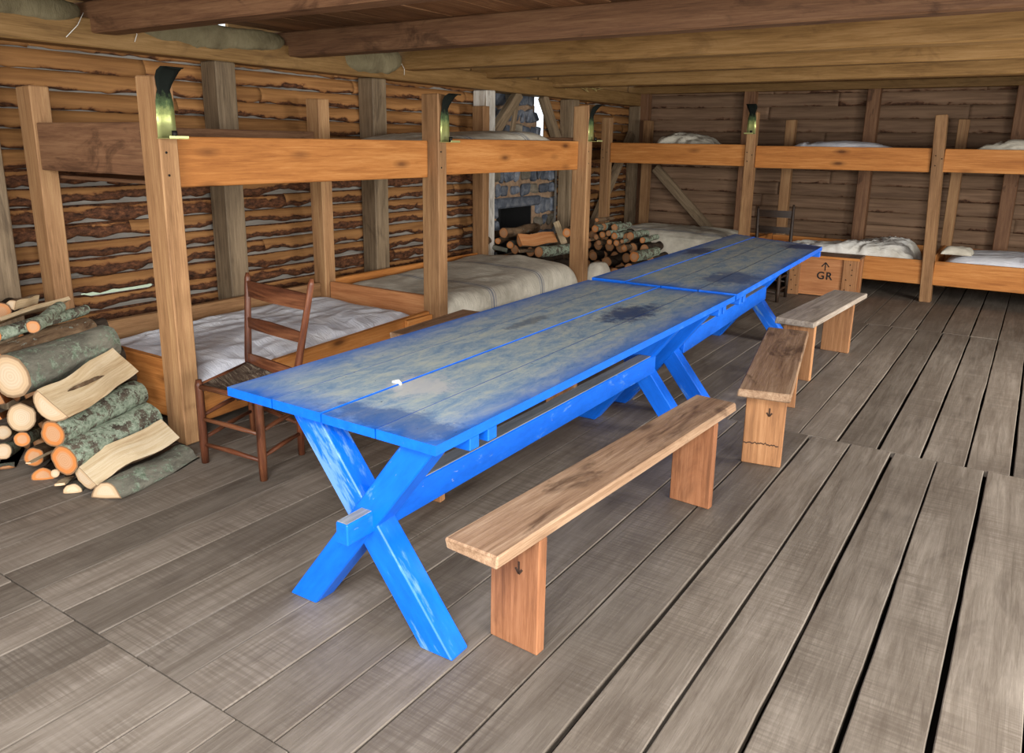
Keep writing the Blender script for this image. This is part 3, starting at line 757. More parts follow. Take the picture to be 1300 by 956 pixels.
trestle_table('long blue trestle table farther from the camera, end to end with the nearer one', o2, rz2, 2.9, .95, c2,
              [(-.10, .10, 0), (2.05, .06, 0)], [(.10, .045), (.19, .045), (2.62, .045)], (-.02, 2.02, -.33, (.35, .365), (.465, .475)), 2, 'blue_top_far')

# ------------------------------------------------------------------ benches
def arrow(mb, c, s, ax=(1, 0, 0), n=(0, -1, 0)):
    """broad arrow pointing down, on the plane with normal n"""
    ax, n = Vector(ax), Vector(n); up = Vector((0, 0, 1)); c = Vector(c)
    for a, b_ in (((0, 1), (0, -1)), ((0, -1), (.6, -.15)), ((0, -1), (-.6, -.15))):
        p, q = c+ax*a[0]*s+up*a[1]*s, c+ax*b_[0]*s+up*b_[1]*s
        mb.beam(p+n*.0007, q+n*.0007, .0016, .008, up=(ax if a[0] == b_[0] else up), ch=.0002)
def bench(label, cx, cy, rz, L, W, top_m, leg_m, legs, zt=.45, th=.042, lw=.195, mark=True, group=None):
    t = thing('bench', label, 'bench', (cx, cy, 0), rz, group)
    b = MB()
    ns = 18; hw = W/2
    b.hexa(lambda p: Vector((p.x, p.y, zt-th/2+p.z)), (W, L, th), grain=1, ch=.006, jit=.003)
    b.build('seat', top_m, t)
    for i, yl in enumerate(legs):
        l = MB(); l.span(-lw/2, lw/2, yl-.021, yl+.021, 0, zt-th-.0005, grain=2, ch=.004, jit=.0015)
        lg = l.build('leg', leg_m, t)
        if i == 0 and mark:
            a = MB(); arrow(a, (.02, yl-.021, .29), .022); a.build('stamped_arrow', 'mark', lg)
        w = MB(); yy = yl-.021
        w.add([(-.03, yy, zt-th-.001), (.05, yy, zt-th-.001), (.02, yy, zt-th-.06), (-.03, yy-.035, zt-th-.001), (.05, yy-.035, zt-th-.001), (.02, yy-.01, zt-th-.06)],
              [(0, 1, 2), (3, 4, 5), (0, 1, 4, 3), (1, 2, 5, 4), (2, 0, 3, 5)], [(0, 0, 0), (.05, 0, 0), (0, .05, 0)]*2)
        if i == 1: w.build('wedge_block', leg_m, t)
    return t
bench('long brown plank bench nearest the camera, in front of the near blue table', -1.185, 2.58, radians(-3.8), 1.785, .200, 'bench_top', 'bench_leg_red', (-.655, .68), group=None)
bench('middle plank bench set askew to the tables, stamped arrow on its pale near leg', -1.104, 4.435, radians(10.4), 1.478, .25, 'bench_top', 'bench_leg', (-.53, .51), group=None)
bq = [o for o in bpy.data.objects if o.get('label', '').startswith('middle plank bench')][0]
lq = [c for c in bq.children if c.name.startswith('leg')][0]; wm = MB(); yq = -.53-.0215
pp = [Vector((-.095+.19*k/26, yq, .118+.012*noise.noise(Vector((k*.7, 3, 1)))-.006*abs(k-13)/13)) for k in range(27)]
for a_, b_ in zip(pp, pp[1:]): wm.add([a_+Vector((0, 0, .003)), b_+Vector((0, 0, .003)), b_-Vector((0, 0, .004)), a_-Vector((0, 0, .004))], [(0, 1, 2, 3)], [(0, 0, 0)]*4)
wm.build('water_stain', 'mark', lq)
bench('greyish plank bench farthest from the camera, close to the marked chest', -1.232, 6.187, radians(-3.8), 1.42, .265, 'bench_grey', 'bench_leg', (-.57, .42), lw=.215, mark=False)
bench('plank bench tucked under the near table, only its brown legs showing', -2.24, 3.34, radians(5), 1.90, .22, 'bench_top', 'bench_leg', (-.74, .745), mark=False)
bench('short brown bench between the near table and the left bunk', -3.165, 3.98, radians(4), .84, .21, 'bench_top', 'bench_leg', (-.28, .28), mark=False)

# ------------------------------------------------------------------ chest
ch = thing('storage_chest', 'orange wooden chest with an arrow and the letters G R, before the far bunk', 'chest', (-1.88, 9.20, 0), radians(1.5))
b = MB(); CW, CD, CH = .70, .34, .43
b.span(-CW/2, CW/2, -CD/2, -CD/2+.02, .03, CH, grain=0); b.span(-CW/2, CW/2, CD/2-.02, CD/2, .03, CH, grain=0)
b.span(-CW/2+.0, -CW/2+.02, -CD/2+.02, CD/2-.02, .03, CH); b.span(CW/2-.02, CW/2, -CD/2+.02, CD/2-.02, .03, CH); b.span(-CW/2, CW/2, -CD/2, CD/2, .01, .03, grain=0)
b.build('body', 'chest', ch)
for x in (-CW/2-.0, CW/2-.13):
    c = MB(); c.span(x, x+.13, -CD/2-.024, -CD/2-.0005, .0, CH-.002, grain=2, ch=.003); bt = c.build('batten', 'bench_leg', ch)
    nn = MB(); nails(nn, [(x+rr(.03, .1), -CD/2-.0245, .05+.055*k) for k in range(7)], (0, -1, 0)); hang_nails(bt, ch)
for x0 in (CW/2+.0005,):
    for y0 in (-CD/2-.02, CD/2-.08):
        c = MB(); c.span(x0, x0+.022, y0, y0+.08, 0, CH-.002, grain=2, ch=.003); c.build('batten', 'bench_leg', ch)
b = MB(); b.span(-CW/2-.02, CW/2-.13, -CD/2-.03, CD/2, CH, CH+.022, grain=0); b.span(CW/2-.127, CW/2+.03, -CD/2-.03, CD/2, CH, CH+.022, grain=1); b.build('lid', 'chest_lid', ch)
b = MB(); b.span(-CW/2-.02, CW/2+.03, -CD/2-.038, -CD/2-.0305, CH-.004, CH+.0215, grain=0, ch=.002); b.build('lid_edge', 'rail', ch)
tc = bpy.data.curves.new('lettering', 'FONT'); tc.body = 'GR'; tc.size = .115; tc.extrude = .0008; tc.offset = .0022; tc.space_character = 1.15; tc.align_x = 'CENTER'
to = bpy.data.objects.new('tmp', tc); COL.objects.link(to); bpy.context.view_layer.update()
me = bpy.data.meshes.new_from_object(to.evaluated_get(bpy.context.evaluated_depsgraph_get())); bpy.data.objects.remove(to)
me.materials.clear(); me.materials.append(M['ink'])
lt = bpy.data.objects.new('lettering', me); COL.objects.link(lt); lt.parent = ch; lt.location = (.035, -CD/2-.0012, .195); lt.rotation_euler = (pi/2, 0, 0); lt['label'] = 'black letters GR'
a = MB(); s = .045; c0 = Vector((.035, -CD/2-.0012, .335))
for p, q in (((0, -1), (0, 1)), ((0, 1), (.85, -.05)), ((0, 1), (-.85, -.05))):
    P = c0+Vector((p[0]*s, 0, p[1]*s)); Q = c0+Vector((q[0]*s, 0, q[1]*s)); a.beam(P, Q, .0016, .011, up=(0, 0, 1) if p[0] != q[0] else (1, 0, 0), ch=.0002)
am = a.build('arrow_mark', 'ink', ch); am['label'] = 'black broad arrow pointing up'

# ------------------------------------------------------------------ chairs
def ladder_chair(label, FLp, FRp, RRp, RLp, mat, hf, hb, topL, topR, slats, seat_mat, seat_label=None, torn=True):
    base = (Vector(FLp)+Vector(FRp)+Vector(RRp)+Vector(RLp))/4
    t = thing('ladder_back_chair', label, 'chair', (base.x, base.y, 0), world=True)
    FLp, FRp, RRp, RLp = map(Vector, (FLp, FRp, RRp, RLp))
    up = lambda p, z: Vector((p.x, p.y, z))
    for p in (FLp, FRp):
        l = MB(); l.tube([p, up(p, .1), up(p, .25), up(p, hf-.03), up(p, hf)], [.018, .021, .021, .02, .014], 12); l.build('front_leg', mat, t)
    backs = []
    for p, tp in ((RRp, topR), (RLp, topL)):
        tp = Vector(tp); mid = up(p, .45); pts = [p, up(p, .2), mid, mid.lerp(tp, .45)+(tp-mid).normalized()*0, tp.lerp(mid, .06), tp]
        l = MB(); l.tube(pts, [.017, .020, .020, .018, .016, .009], 12); l.build('rear_leg', mat, t); backs.append((mid, tp))
    (mr, tr), (ml, tl) = backs
    for z, h, arch in slats:
        def pt(s, side):
            mid, tp = (mr, tr) if side else (ml, tl)
            k = (z-mid.z)/(tp.z-mid.z); q = mid.lerp(tp, k); return q
        A, B = pt(0, 0), pt(0, 1); n = 14; vs = []; wcs = []
        nrm = (B-A).cross(Vector((0, 0, 1))).normalized(); off = rr(-9, 9)
        for i in range(n+1):
            s = i/n; q = A.lerp(B, s)+nrm*(.03*sin(pi*s)); tp_ = h/2+arch*sin(pi*s); lo = h/2-.0*sin(pi*s)
            for dn in (-.006, .006):
                for dz in (-lo+arch*.45*sin(pi*s), tp_):
                    vs.append(q+nrm*dn+Vector((0, 0, dz))); wcs.append((s*.4+off, dz, dn))
        fs = []
        for i in range(n):
            a_, b_ = i*4, (i+1)*4
            fs += [[a_, b_, b_+1, a_+1], [a_+2, a_+3, b_+3, b_+2], [a_, a_+2, b_+2, b_], [a_+1, b_+1, b_+3, a_+3]]
        fs += [[0, 1, 3, 2], [n*4, n*4+1, n*4+3, n*4+2]]
        sl = MB(); sl.add(vs, fs, wcs); sl.build('back_slat', mat, t)
    for (p, q, zs) in ((FLp, FRp, (.10, .235)), (FLp, RLp, (.13, .25)), (FRp, RRp, (.12, .25)), (RLp, RRp, (.17,))):
        for z in zs:
            r_ = MB(); r_.tube([up(p, z), up(p.lerp(q, .5), z+.004), up(q, z)], [.009, .013, .009], 9); r_.build('rung', mat, t)
    sz = hf-.035
    for (p, q) in ((FLp, FRp), (FLp, RLp), (FRp, RRp), (RLp, RRp)):
        r_ = MB(); r_.tube([up(p, sz), up(q, sz)], .014, 9); r_.build('seat_rail', mat, t)
    # sagging seat
    st = MB(); n = 22; vs = []; wcs = []
    for i in range(n+1):
        for j in range(n+1):
            u, v = i/n, j/n; q = FLp.lerp(FRp, u).lerp(RLp.lerp(RRp, u), v)
            sg = (.07 if torn else .012)*sin(pi*u)*sin(pi*v)
            nz = noise.noise(Vector((u*7, v*7, 2)))*(.03 if torn else .003)*min(1, 6*min(u, v, 1-u, 1-v))
            vs.append(Vector((q.x, q.y, sz+.012-sg+nz))); wcs.append((u*.4, v*.4, nz))
    k = n+1; m0 = len(vs); vs += [v-Vector((0, 0, .012)) for v in vs]; wcs += wcs
    fs = [[i*k+j, (i+1)*k+j, (i+1)*k+j+1, i*k+j+1] for i in range(n) for j in range(n)]
    fs += [[m0+a for a in f] for f in fs]
    rim = [i*k for i in range(k)]+[n*k+j for j in range(1, k)]+[i*k+n for i in range(n-1, -1, -1)]+[j for j in range(n-1, 0, -1)]
    fs += [[rim[a], rim[(a+1) % len(rim)], m0+rim[(a+1) % len(rim)], m0+rim[a]] for a in range(len(rim))]
    st.add(vs, fs, wcs, None, 0, True); so = st.build('seat', seat_mat, t)
    if torn:
        for u, v, ln in ((.2, .02, .15), (.26, .03, .19), (.24, .05, .12), (.5, .05, .09), (.8, .04, .10), (.62, .05, .13)):
            q = FLp.lerp(FRp, u).lerp(RLp.lerp(RRp, u), v); f_ = MB(); pts = [Vector((q.x, q.y, sz)), Vector((q.x+.008, q.y-.008, sz-ln*.5)), Vector((q.x+.02, q.y+.0, sz-ln))]
            f_.tube(pts, [.012, .014, .004], 6); f_.build('torn_strand', 'seat_weave', so)
    return t
FLp, FRp = at(261, 587, Z=0), at(335, 610, Z=0); RRp = at(383, 577, Z=0); RLp = at(322, 549, Z=0)
ladder_chair('dark brown ladder-back chair with torn sagging seat at the near end of the blue table', FLp, FRp, RRp, RLp, 'chair', .445, 1,
             tuple(at(314, 346, Y=RLp.y+.05)), tuple(at(396, 354, Y=RRp.y+.05)), [], 'seat_weave') if False else None
topL = at(314, 346, Y=RLp.y+.045); topR = at(396, 354, Y=RRp.y+.045)
zL = lambda py, px=345: at(px, py, Y=(RLp.y+RRp.y)/2+.03).z
ladder_chair('dark brown ladder-back chair with torn sagging seat at the near end of the blue table', FLp, FRp, RRp, RLp, 'chair', .44, 1, topL, topR,
             [(zL(374), .085, .012), (zL(417), .055, .020), (zL(461), .050, .018)], 'seat_weave')
P = [Vector((-2.56, 8.40, 0)), Vector((-2.16, 8.40, 0)), Vector((-2.17, 8.76, 0)), Vector((-2.53, 8.76, 0))]
ladder_chair('black-brown ladder-back chair beyond the far end of the tables', P[0], P[1], P[2], P[3], 'chair_dark', .45, 1, tuple(at(963, 262, Y=8.84)), tuple(at(1008, 260, Y=8.84)),
             [(.89, .075, .0), (.72, .07, .0), (.57, .06, 0)], 'chest', torn=False)

# ------------------------------------------------------------------ candle sconces
def sconce(label, loc, rz, s=1.0):
    """tin sconce: +x is out from the post, y across"""
    t = thing('candle_sconce', label, 'candle sconce', loc, rz, 'tin candle sconces on the bunk posts')
    prof = [(0.004, 0, .051), (.004, .09, .050), (.004, .17, .047), (.004, .205, .040), (.006, .225, .034), (.012, .25, .042), (.026, .28, .054), (.052, .31, .060), (.085, .327, .058), (.115, .326, .046), (.132, .318, .026)]
    m_ = MB(); vs = []; wcs = []
    for x, z, w in prof:
        for k in range(5):
            y = w*(k/2-1); vs.append(Vector((x*s+.003*(abs(k-2)/2)**2, y*s, z*s))); wcs.append((z, y, x))
    n0 = len(vs); 
    dirs = []
    for i in range(len(prof)):
        a_, b_ = prof[max(0, i-1)], prof[min(len(prof)-1, i+1)]; d = Vector((b_[0]-a_[0], 0, b_[1]-a_[1])).normalized(); nn = Vector((-d.z, 0, d.x))
        for k in range(5): dirs.append(nn)
    vs += [vs[i]-dirs[i]*.0018 for i in range(n0)]; wcs += wcs
    fs = [[i*5+k, (i+1)*5+k, (i+1)*5+k+1, i*5+k+1] for i in range(len(prof)-1) for k in range(4)]
    fs += [[n0+a for a in f] for f in fs]
    rim = [0, 1, 2, 3, 4]+[i*5+4 for i in range(1, len(prof))]+[(len(prof)-1)*5+k for k in (3, 2, 1, 0)]+[i*5 for i in range(len(prof)-2, 0, -1)]
    fs += [[rim[a], rim[(a+1) % len(rim)], n0+rim[(a+1) % len(rim)], n0+rim[a]] for a in range(len(rim))]
    m_.add(vs, fs, wcs, None, 0, True); m_.build('back_plate', 'soot', t)
    d_ = MB(); d_.span(.0, .105*s, -.052*s, .052*s, -.004, .0, ch=.001); d_.span(.100*s, .105*s, -.052*s, .052*s, 0, .010, ch=.001); d_.build('drip_tray', 'soot', t)
    c_ = MB(); c_.tube([(.05*s, .012, .0), (.05*s, .012, .035*s)], .013*s, 12); c_.build('candle_cup', 'nail', t)
    return t
sconce('tin candle sconce with black curved hood on the nearest bunk post', (PX1+.001, 2.395, 1.60), 0)
sconce('tin candle sconce on the middle post of the left bunk', (PX1+.001, 4.585, 1.60), 0)
sconce('tin candle sconce on the far post of the left bunk', (PX1+.001, 6.80, 1.625), 0)
sconce('tin candle sconce on the far-wall bunk post behind the tables', (-2.89, 9.392, 1.74), -pi/2)

# ------------------------------------------------------------------ canvas stuffed under the eaves
def roll_cloth(label, y0, y1, zc, r, sag, seed, x=WX+.165, flare=0.):
    m_ = MB(); n, k = 40, 18; vs = []; wcs = []
    for i in range(n+1):
        s = i/n; y = y0+(y1-y0)*s; e = (min(1, 6*s)*min(1, 6*(1-s)))**.5
        for j in range(k):
            a_ = 2*pi*j/k; q = Vector((y*5+seed, cos(a_)*1.3, sin(a_)*1.3))
            rr_ = r*(.45+.55*e)*(1+.28*noise.noise(q)+.16*noise.noise(q*2.7))
            dz = -sag*sin(pi*s)*(1 if sin(a_) < 0 else .4)+flare*s
            vs.append(Vector((x+cos(a_)*rr_*.8, y, zc+sin(a_)*rr_+dz))); wcs.append((y, rr_*a_, 0))
    fs = [[i*k+j, i*k+(j+1) % k, (i+1)*k+(j+1) % k, (i+1)*k+j] for i in range(n) for j in range(k)]+[list(range(k)), [n*k+j for j in range(k)]]
    m_.add(vs, fs, wcs, None, 0, True)
    o = m_.build('canvas_roll', 'canvas'); tag(o, label, 'canvas', 'canvas rolls stuffed under the eaves'); return o
def string(o, p, q):
    s_ = MB(); p, q = Vector(p)-o.location, Vector(q)-o.location
    s_.tube([p, p.lerp(q, .5)+Vector((.01, .012, 0)), q], .0025, 5); c = s_.build('string', 'bright_cloth', o); return c
o = roll_cloth('dirty canvas roll under the eaves in the upper left corner, tied with string', 1.9, 2.80, 2.325, .075, .01, 1); string(o, (WX+.22, 2.80, 2.32), (WX+.22, 2.68, 2.17))
o = roll_cloth('long pale canvas roll sagging under the eaves between the first two beams', 3.06, 4.36, 2.315, .075, .045, 5); string(o, (WX+.215, 3.12, 2.28), (WX+.21, 3.12, 2.19))
o = roll_cloth('olive canvas bundle with a flared end right of the second beam', 4.98, 5.68, 2.275, .105, .03, 9, flare=.03); string(o, (WX+.22, 5.66, 2.28), (WX+.22, 5.7, 2.18))
o = roll_cloth('small greenish canvas roll under the eaves above the chimney', 7.1, 7.9, 2.31, .04, .0, 13)
sm = MB()
for k in range(60):
    y = rr(8.55, 9.5); p = Vector((WX+.20+rr(0, .05), y, 2.30+rr(-.03, .04))); sm.tube([p, p+Vector((rr(-.02, .08), rr(-.12, .12), rr(-.07, .06)))], .003, 4)
so = sm.build('straw_wisp', 'straw'); tag(so, 'wisps of yellow straw sticking out under the eaves right of the chimney', 'straw'); so['kind'] = 'stuff'

# ------------------------------------------------------------------ firewood
ZF = .002
def log(P1, P2, r, label, bark='bark_grey', end='end_pale', sec='round', rot=0., face='split', group=None, r2=None, squash=1., seed=0, name='firewood_log', knots=()):
    P1, P2 = Vector(P1), Vector(P2); d = P2-P1; L = d.length; d.normalize()
    sd = d.cross(Vector((0, 0, 1))).normalized(); up = sd.cross(d)
    n = 20; r2 = r2 or r*.95; seed = rr(-50, 50)
    if sec == 'round': sh = [(2*pi*k/n, 1., 1) for k in range(n)]
    elif sec in ('half', 'dome'): sh = [(pi*k/12, 1., 1) for k in range(13)]+[(pi, .5, 0), (0, .02, 0), (0, .5, 0)]
    elif sec == 'wedge': sh = [(radians(95)*k/7, 1., 1) for k in range(8)]+[(radians(95), .5, 0), (0, .0, 0), (0, .5, 0)]
    elif sec == 'plank': sh = None
    if sh is None: pts2 = [(-1, -.25), (0, -.3), (1, -.25), (1.02, 0), (1, .25), (0, .32), (-1, .22), (-1.03, 0)]; flat = [0]*8
    else: pts2 = [(cos(a)*q, sin(a)*q) for a, q, _ in sh]; flat = [b_ for *_, b_ in sh]
    if sec == 'wedge': pts2 = [(x-.35, y-.35) for x, y in pts2]
    if sec == 'half': pts2 = [(x, y-.4) for x, y in pts2]
    c, s = cos(rot), sin(rot); pts2 = [(x*c-y*s, (x*s+y*c)*squash) for x, y in pts2]
    k = len(pts2); ns = 12; vs = []; wcs = []; off = rr(-20, 20)
    for i in range(ns+1):
        t = i/ns; q = P1.lerp(P2, t); ra = r+(r2-r)*t
        bend = Vector((noise.noise(Vector((seed, t*1.5, 0))), 0, noise.noise(Vector((seed, 5, t*1.5)))))*r*.35*sin(pi*t)
        for x, y in pts2:
            a_ = math.atan2(y, x); nf = 1+.13*noise.noise(Vector((cos(a_)*1.4+seed, sin(a_)*1.4, t*2.2)))+.05*noise.noise(Vector((cos(a_)*4+seed, sin(a_)*4, t*9)))
            pv = q+bend+(sd*x+up*y)*ra*nf; pv.z = max(pv.z, ZF); vs.append(pv); wcs.append((t*L+off, a_*ra+off, ra))
    fs = []; mi = []
    for i in range(ns):
        for j in range(k):
            j2 = (j+1) % k; fs.append([i*k+j, i*k+j2, (i+1)*k+j2, (i+1)*k+j]); mi.append(0 if (flat[j] and flat[j2]) else 2)
    m_ = MB(); m_.add(vs, fs, wcs, None, mi, False)
    for q in range(len(m_.sm)): m_.sm[q] = (m_.mi[q] == 0)
    for base, ctr in ((0, P1), (ns*k, P2)):     # cut ends
        cen = sum((vs[base+j] for j in range(k)), Vector())/k
        tilt_ = d*(-.0 if base == 0 else 0)
        cv = [vs[base+j] for j in range(k)]; mid = [cen.lerp(p, .55) for p in cv]
        allv = cv+mid+[cen]; w_ = [(off, 1., 0)]*k+[(off, .55, .3)]*k+[(off, 0., 0)]
        cf = [[j, (j+1) % k, k+(j+1) % k, k+j] for j in range(k)]+[[k+j, k+(j+1) % k, 2*k] for j in range(k)]
        m_.add(allv, cf, w_, None, 1, False)
    for (t, a_, kr) in knots:    # sawn branch stubs
        q = P1.lerp(P2, t); nrm = (sd*cos(a_)+up*sin(a_)); a0 = q+nrm*r*.85; a1 = q+nrm*(r*1.12)
        m_.tube([a0, a1], kr, 12, mi=0, cap=False)
        u_ = nrm.cross(d).normalized(); ring = [a1+(d*cos(2*pi*j/12)*1.25+u_*sin(2*pi*j/12))*kr for j in range(12)]
        m_.add(ring+[a1+nrm*.001], [[j, (j+1) % 12, 12] for j in range(12)], [(0, .95, 0)]*12+[(0, 0, 0)], None, 1)
    o = m_.build(name, [bark, end, face]); tag(o, label, 'firewood', group); return o

Y1, Y2 = 1.70, 2.20
G1 = 'firewood stacked beside the nearest bunk post'
def L1(p, q, r, label, ya=Y1, yb=Y2, **kw):
    return log(at(p[0], p[1], Y=ya), at(q[0], q[1], Y=yb), r, label, group=G1, **kw)
L1((135, 633), (232, 590), .078, 'grey-green barked half log lying on the floor at the foot of the bunk post', 1.75, 2.26, bark='bark_grey', end='end_pale', r2=.105, sec='dome', rot=radians(8), squash=1.)
L1((107, 607), (214, 548), .074, 'long pale split log with smooth cream face, low at the right of the stack', 1.72, 2.22, sec='half', rot=radians(140), bark='bark_brown', end='end_pale')
L1((92, 625), (140, 600), .040, 'short thin log with a pale end beneath the low split log', 1.70, 2.1, bark='bark_grey', end='end_pale')
L1((55, 607), (110, 578), .050, 'round log with a bright orange end on the bottom row of the near stack', 1.70, 2.15, bark='bark_dark', end='end_orange')
L1((82, 585), (188, 531), .070, 'thick lichen-covered log ending in an orange cut, just above the pale split one', 1.68, 2.22, bark='bark_lichen', end='end_orange', r2=.085, knots=((.25, radians(120), .016),))
L1((67, 551), (172, 500), .062, 'lichen-covered log with a sawn orange knot on its side', 1.68, 2.22, bark='bark_lichen', end='end_orange', r2=.075, knots=((.62, radians(100), .030),))
L1((61, 518), (155, 462), .092, 'big pale split log with a dark gash, in the middle of the near stack', 1.67, 2.18, sec='half', rot=radians(135), bark='bark_brown', end='end_pale')
L1((27, 530), (90, 500), .068, 'round log with a broad pale end at the left of the gashed split log', 1.69, 2.15, bark='bark_brown', end='end_pale')
L1((13, 478), (133, 436), .105, 'large smooth grey log with half-moon pale end, upper part of the near stack', 1.62, 2.20, bark='bark_grey', end='end_pale')
L1((-8, 452), (112, 411), .070, 'brown bark-covered log across the top of the near stack', 1.62, 2.15, bark='bark_brown', end='end_brown', squash=.85, sec='half', rot=radians(-20), face='split_orange')
L1((-6, 426), (109, 393), .034, 'slim mottled grey branch lying near the top of the stack', 1.66, 2.2, bark='bark_lichen', end='end_orange', r2=.026)
L1((42, 415), (76, 390), .030, 'short lichen branch crossing the slim one on top', 1.72, 2.0, bark='bark_lichen', end='end_brown')
L1((-8, 410), (82, 382), .040, 'flat pale splinter of wood on top of the near stack', 1.75, 2.2, sec='plank', rot=.5, end='end_pale')
L1((15, 388), (45, 380), .055, 'short brown split block at the very top of the near stack', 1.9, 2.05, sec='wedge', rot=1.2, bark='bark_brown', end='end_pale', face='split')
L1((0, 396), (14, 388), .05, 'dark bluish-barked log end at the left edge on top', 1.85, 2.2, bark='bark_dark', end='end_brown')
L1((28, 558), (70, 538), .036, 'small round log with a vivid orange end in the left middle', 1.67, 2.1, bark='bark_lichen', end='end_orange')
L1((43, 580), (95, 556), .045, 'orange-ended log partly behind the thin pale stick', 1.72, 2.15, bark='bark_brown', end='end_orange')
L1((36, 588), (72, 571), .012, 'thin pale stick poking out over the orange-ended logs', 1.63, 1.85, sec='plank', end='end_pale', bark='bark_brown')
L1((8, 602), (50, 588), .045, 'bottom-left grey log with a brown end beside the frame edge', 1.66, 2.1, bark='bark_grey', end='end_brown')
L1((4, 573), (44, 556), .040, 'lichen log above the bottom-left grey one', 1.68, 2.1, bark='bark_lichen', end='end_pale')
L1((4, 549), (30, 537), .035, 'thin grey log with pale end beside the vivid orange end', 1.70, 2.1, bark='bark_grey', end='end_pale')
L1((-6, 503), (18, 491), .055, 'red-orange split chunk at the left edge of the near stack', 1.70, 2.1, sec='half', rot=radians(110), bark='bark_brown', face='split_orange', end='end_brown')
L1((-4, 529), (16, 520), .034, 'lower red-orange split chunk at the left edge of the near stack', 1.70, 2.1, sec='wedge', rot=radians(200), bark='bark_brown', face='split_orange', end='end_orange')
L1((70, 601), (96, 589), .020, 'tiny branch with a pale oval end between two orange ends', 1.70, 1.95, bark='bark_brown', end='end_pale')
L1((76, 615), (90, 606), .022, 'splintered stick end low in the near stack', 1.66, 1.8, sec='plank', bark='bark_brown', end='end_pale')
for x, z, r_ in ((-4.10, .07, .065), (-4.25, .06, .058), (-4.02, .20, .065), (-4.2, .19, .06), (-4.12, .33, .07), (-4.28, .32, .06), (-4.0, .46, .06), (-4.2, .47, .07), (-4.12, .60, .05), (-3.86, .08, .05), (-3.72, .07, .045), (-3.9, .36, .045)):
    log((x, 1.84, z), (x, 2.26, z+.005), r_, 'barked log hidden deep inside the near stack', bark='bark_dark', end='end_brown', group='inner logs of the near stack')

lg = [o for o in bpy.data.objects if o.get('label', '').startswith('big pale split log with a dark gash')][0]
a, c = at(61, 518, Y=1.67), at(155, 462, Y=2.18); dd = (c-a).normalized(); sdv = dd.cross(Vector((0, 0, 1))).normalized(); upv = sdv.cross(dd)
nv = (sdv+upv).normalized(); tv = dd.cross(nv); g = MB(); vs = []; n = 24; cen = a.lerp(c, .42)+nv*(.4*.092+.004)
for k in range(n):
    t_ = 2*pi*k/n; w_ = 1+.5*noise.noise(Vector((cos(t_)*2, sin(t_)*2, 4))); vs.append(cen+dd*cos(t_)*.12*w_+tv*(sin(t_)*.010*w_+.012*cos(t_)))
vs2 = [v-nv*.006 for v in vs]
g.add(vs+vs2, [list(range(n)), list(range(n, 2*n))]+[[k, (k+1) % n, n+(k+1) % n, n+k] for k in range(n)], [(v.x, v.y, v.z) for v in vs+vs2])
child_of(lg, g, 'bark_gash', 'bark_brown')['label'] = 'dark ragged gash'
# stack in front of the fireplace
G2 = 'firewood heaped before the fireplace'
q = lambda a, b: (590+a/5, 220+b/5)
def L2(p, e, r, label, ya, yb, **kw):
    p, e = q(*p), q(*e); kw.setdefault('group', G2); return log(at(*p, Y=ya), at(*e, Y=yb), r, label, **kw)
L2((125, 430), (165, 415), .050, 'blunt reddish log end at the left side of the fireplace heap', 6.93, 7.28, bark='bark_brown', end='end_brown')
L2((160, 402), (230, 380), .045, 'brown log end left of the large round one in the fireplace heap', 7.25, 7.7, bark='bark_brown', end='end_brown')
L2((247, 378), (455, 345), .058, 'large round log on top of the heap below the firebox', 7.20, 7.9, bark='bark_brown', end='end_brown', squash=1)
L2((210, 430), (300, 405), .035, 'small orange-ended log below the large round one', 7.18, 7.6, bark='bark_brown', end='end_orange')
L2((288, 456), (360, 430), .040, 'round log with an orange end in the centre of the fireplace heap', 7.16, 7.6, bark='bark_grey', end='end_orange')
L2((140, 460), (270, 490), .028, 'slim pale-ended log leaning low at the left of the heap', 7.12, 7.25, bark='bark_grey', end='end_pale')
L2((345, 432), (570, 412), .075, 'big orange split log pointing left below the firebox', 7.14, 7.55, sec='half', rot=radians(130), bark='bark_brown', face='split_orange', end='end_orange')
L2((470, 500), (670, 478), .058, 'lichen-covered log along the right of the fireplace heap', 7.05, 7.6, bark='bark_lichen', end='end_brown')
L2((345, 496), (440, 492), .038, 'small tan split piece next to the striped mattress', 7.05, 7.2, sec='wedge', face='split_orange', end='end_pale', bark='bark_brown')
L2((632, 445), (580, 310), .035, 'rough split stick standing upright against the heap', 7.6, 7.75, sec='plank', rot=.6, face='split', bark='bark_brown', end='end_pale')
L2((648, 378), (720, 352), .052, 'orange-ended log just left of the far bunk post', 7.5, 7.95, bark='bark_brown', end='end_orange')
for y in (7.2,):
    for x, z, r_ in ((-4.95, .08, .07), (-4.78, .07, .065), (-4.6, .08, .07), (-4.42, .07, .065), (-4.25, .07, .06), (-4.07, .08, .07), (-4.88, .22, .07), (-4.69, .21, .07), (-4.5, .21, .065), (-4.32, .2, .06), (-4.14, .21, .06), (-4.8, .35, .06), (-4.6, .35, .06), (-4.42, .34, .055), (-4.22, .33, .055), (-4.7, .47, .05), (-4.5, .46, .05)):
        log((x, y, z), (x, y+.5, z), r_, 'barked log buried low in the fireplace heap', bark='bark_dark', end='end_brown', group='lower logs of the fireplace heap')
G3 = 'firewood stacked between the fireplace and the far bunk'
L3 = lambda p, r, label, dl=.42, y=8.30, **kw: (lambda a: log(a, a+Vector((rr(-.015, .015), dl, rr(-.01, .01))), r, label, group=G3, **kw))(at(*q(*p), Y=y))
L3((838, 297), .024, 'thin log with a pale orange end topping the far stack', bark='bark_brown', end='end_orange')
L3((827, 353), .044, 'biggest orange round at the upper left of the far stack', bark='bark_lichen', end='end_orange')
L3((873, 390), .038, 'orange round below and right of the biggest one in the far stack', bark='bark_brown', end='end_orange')
L3((912, 381), .034, 'round log second from the top centre of the far stack', bark='bark_lichen', end='end_brown')
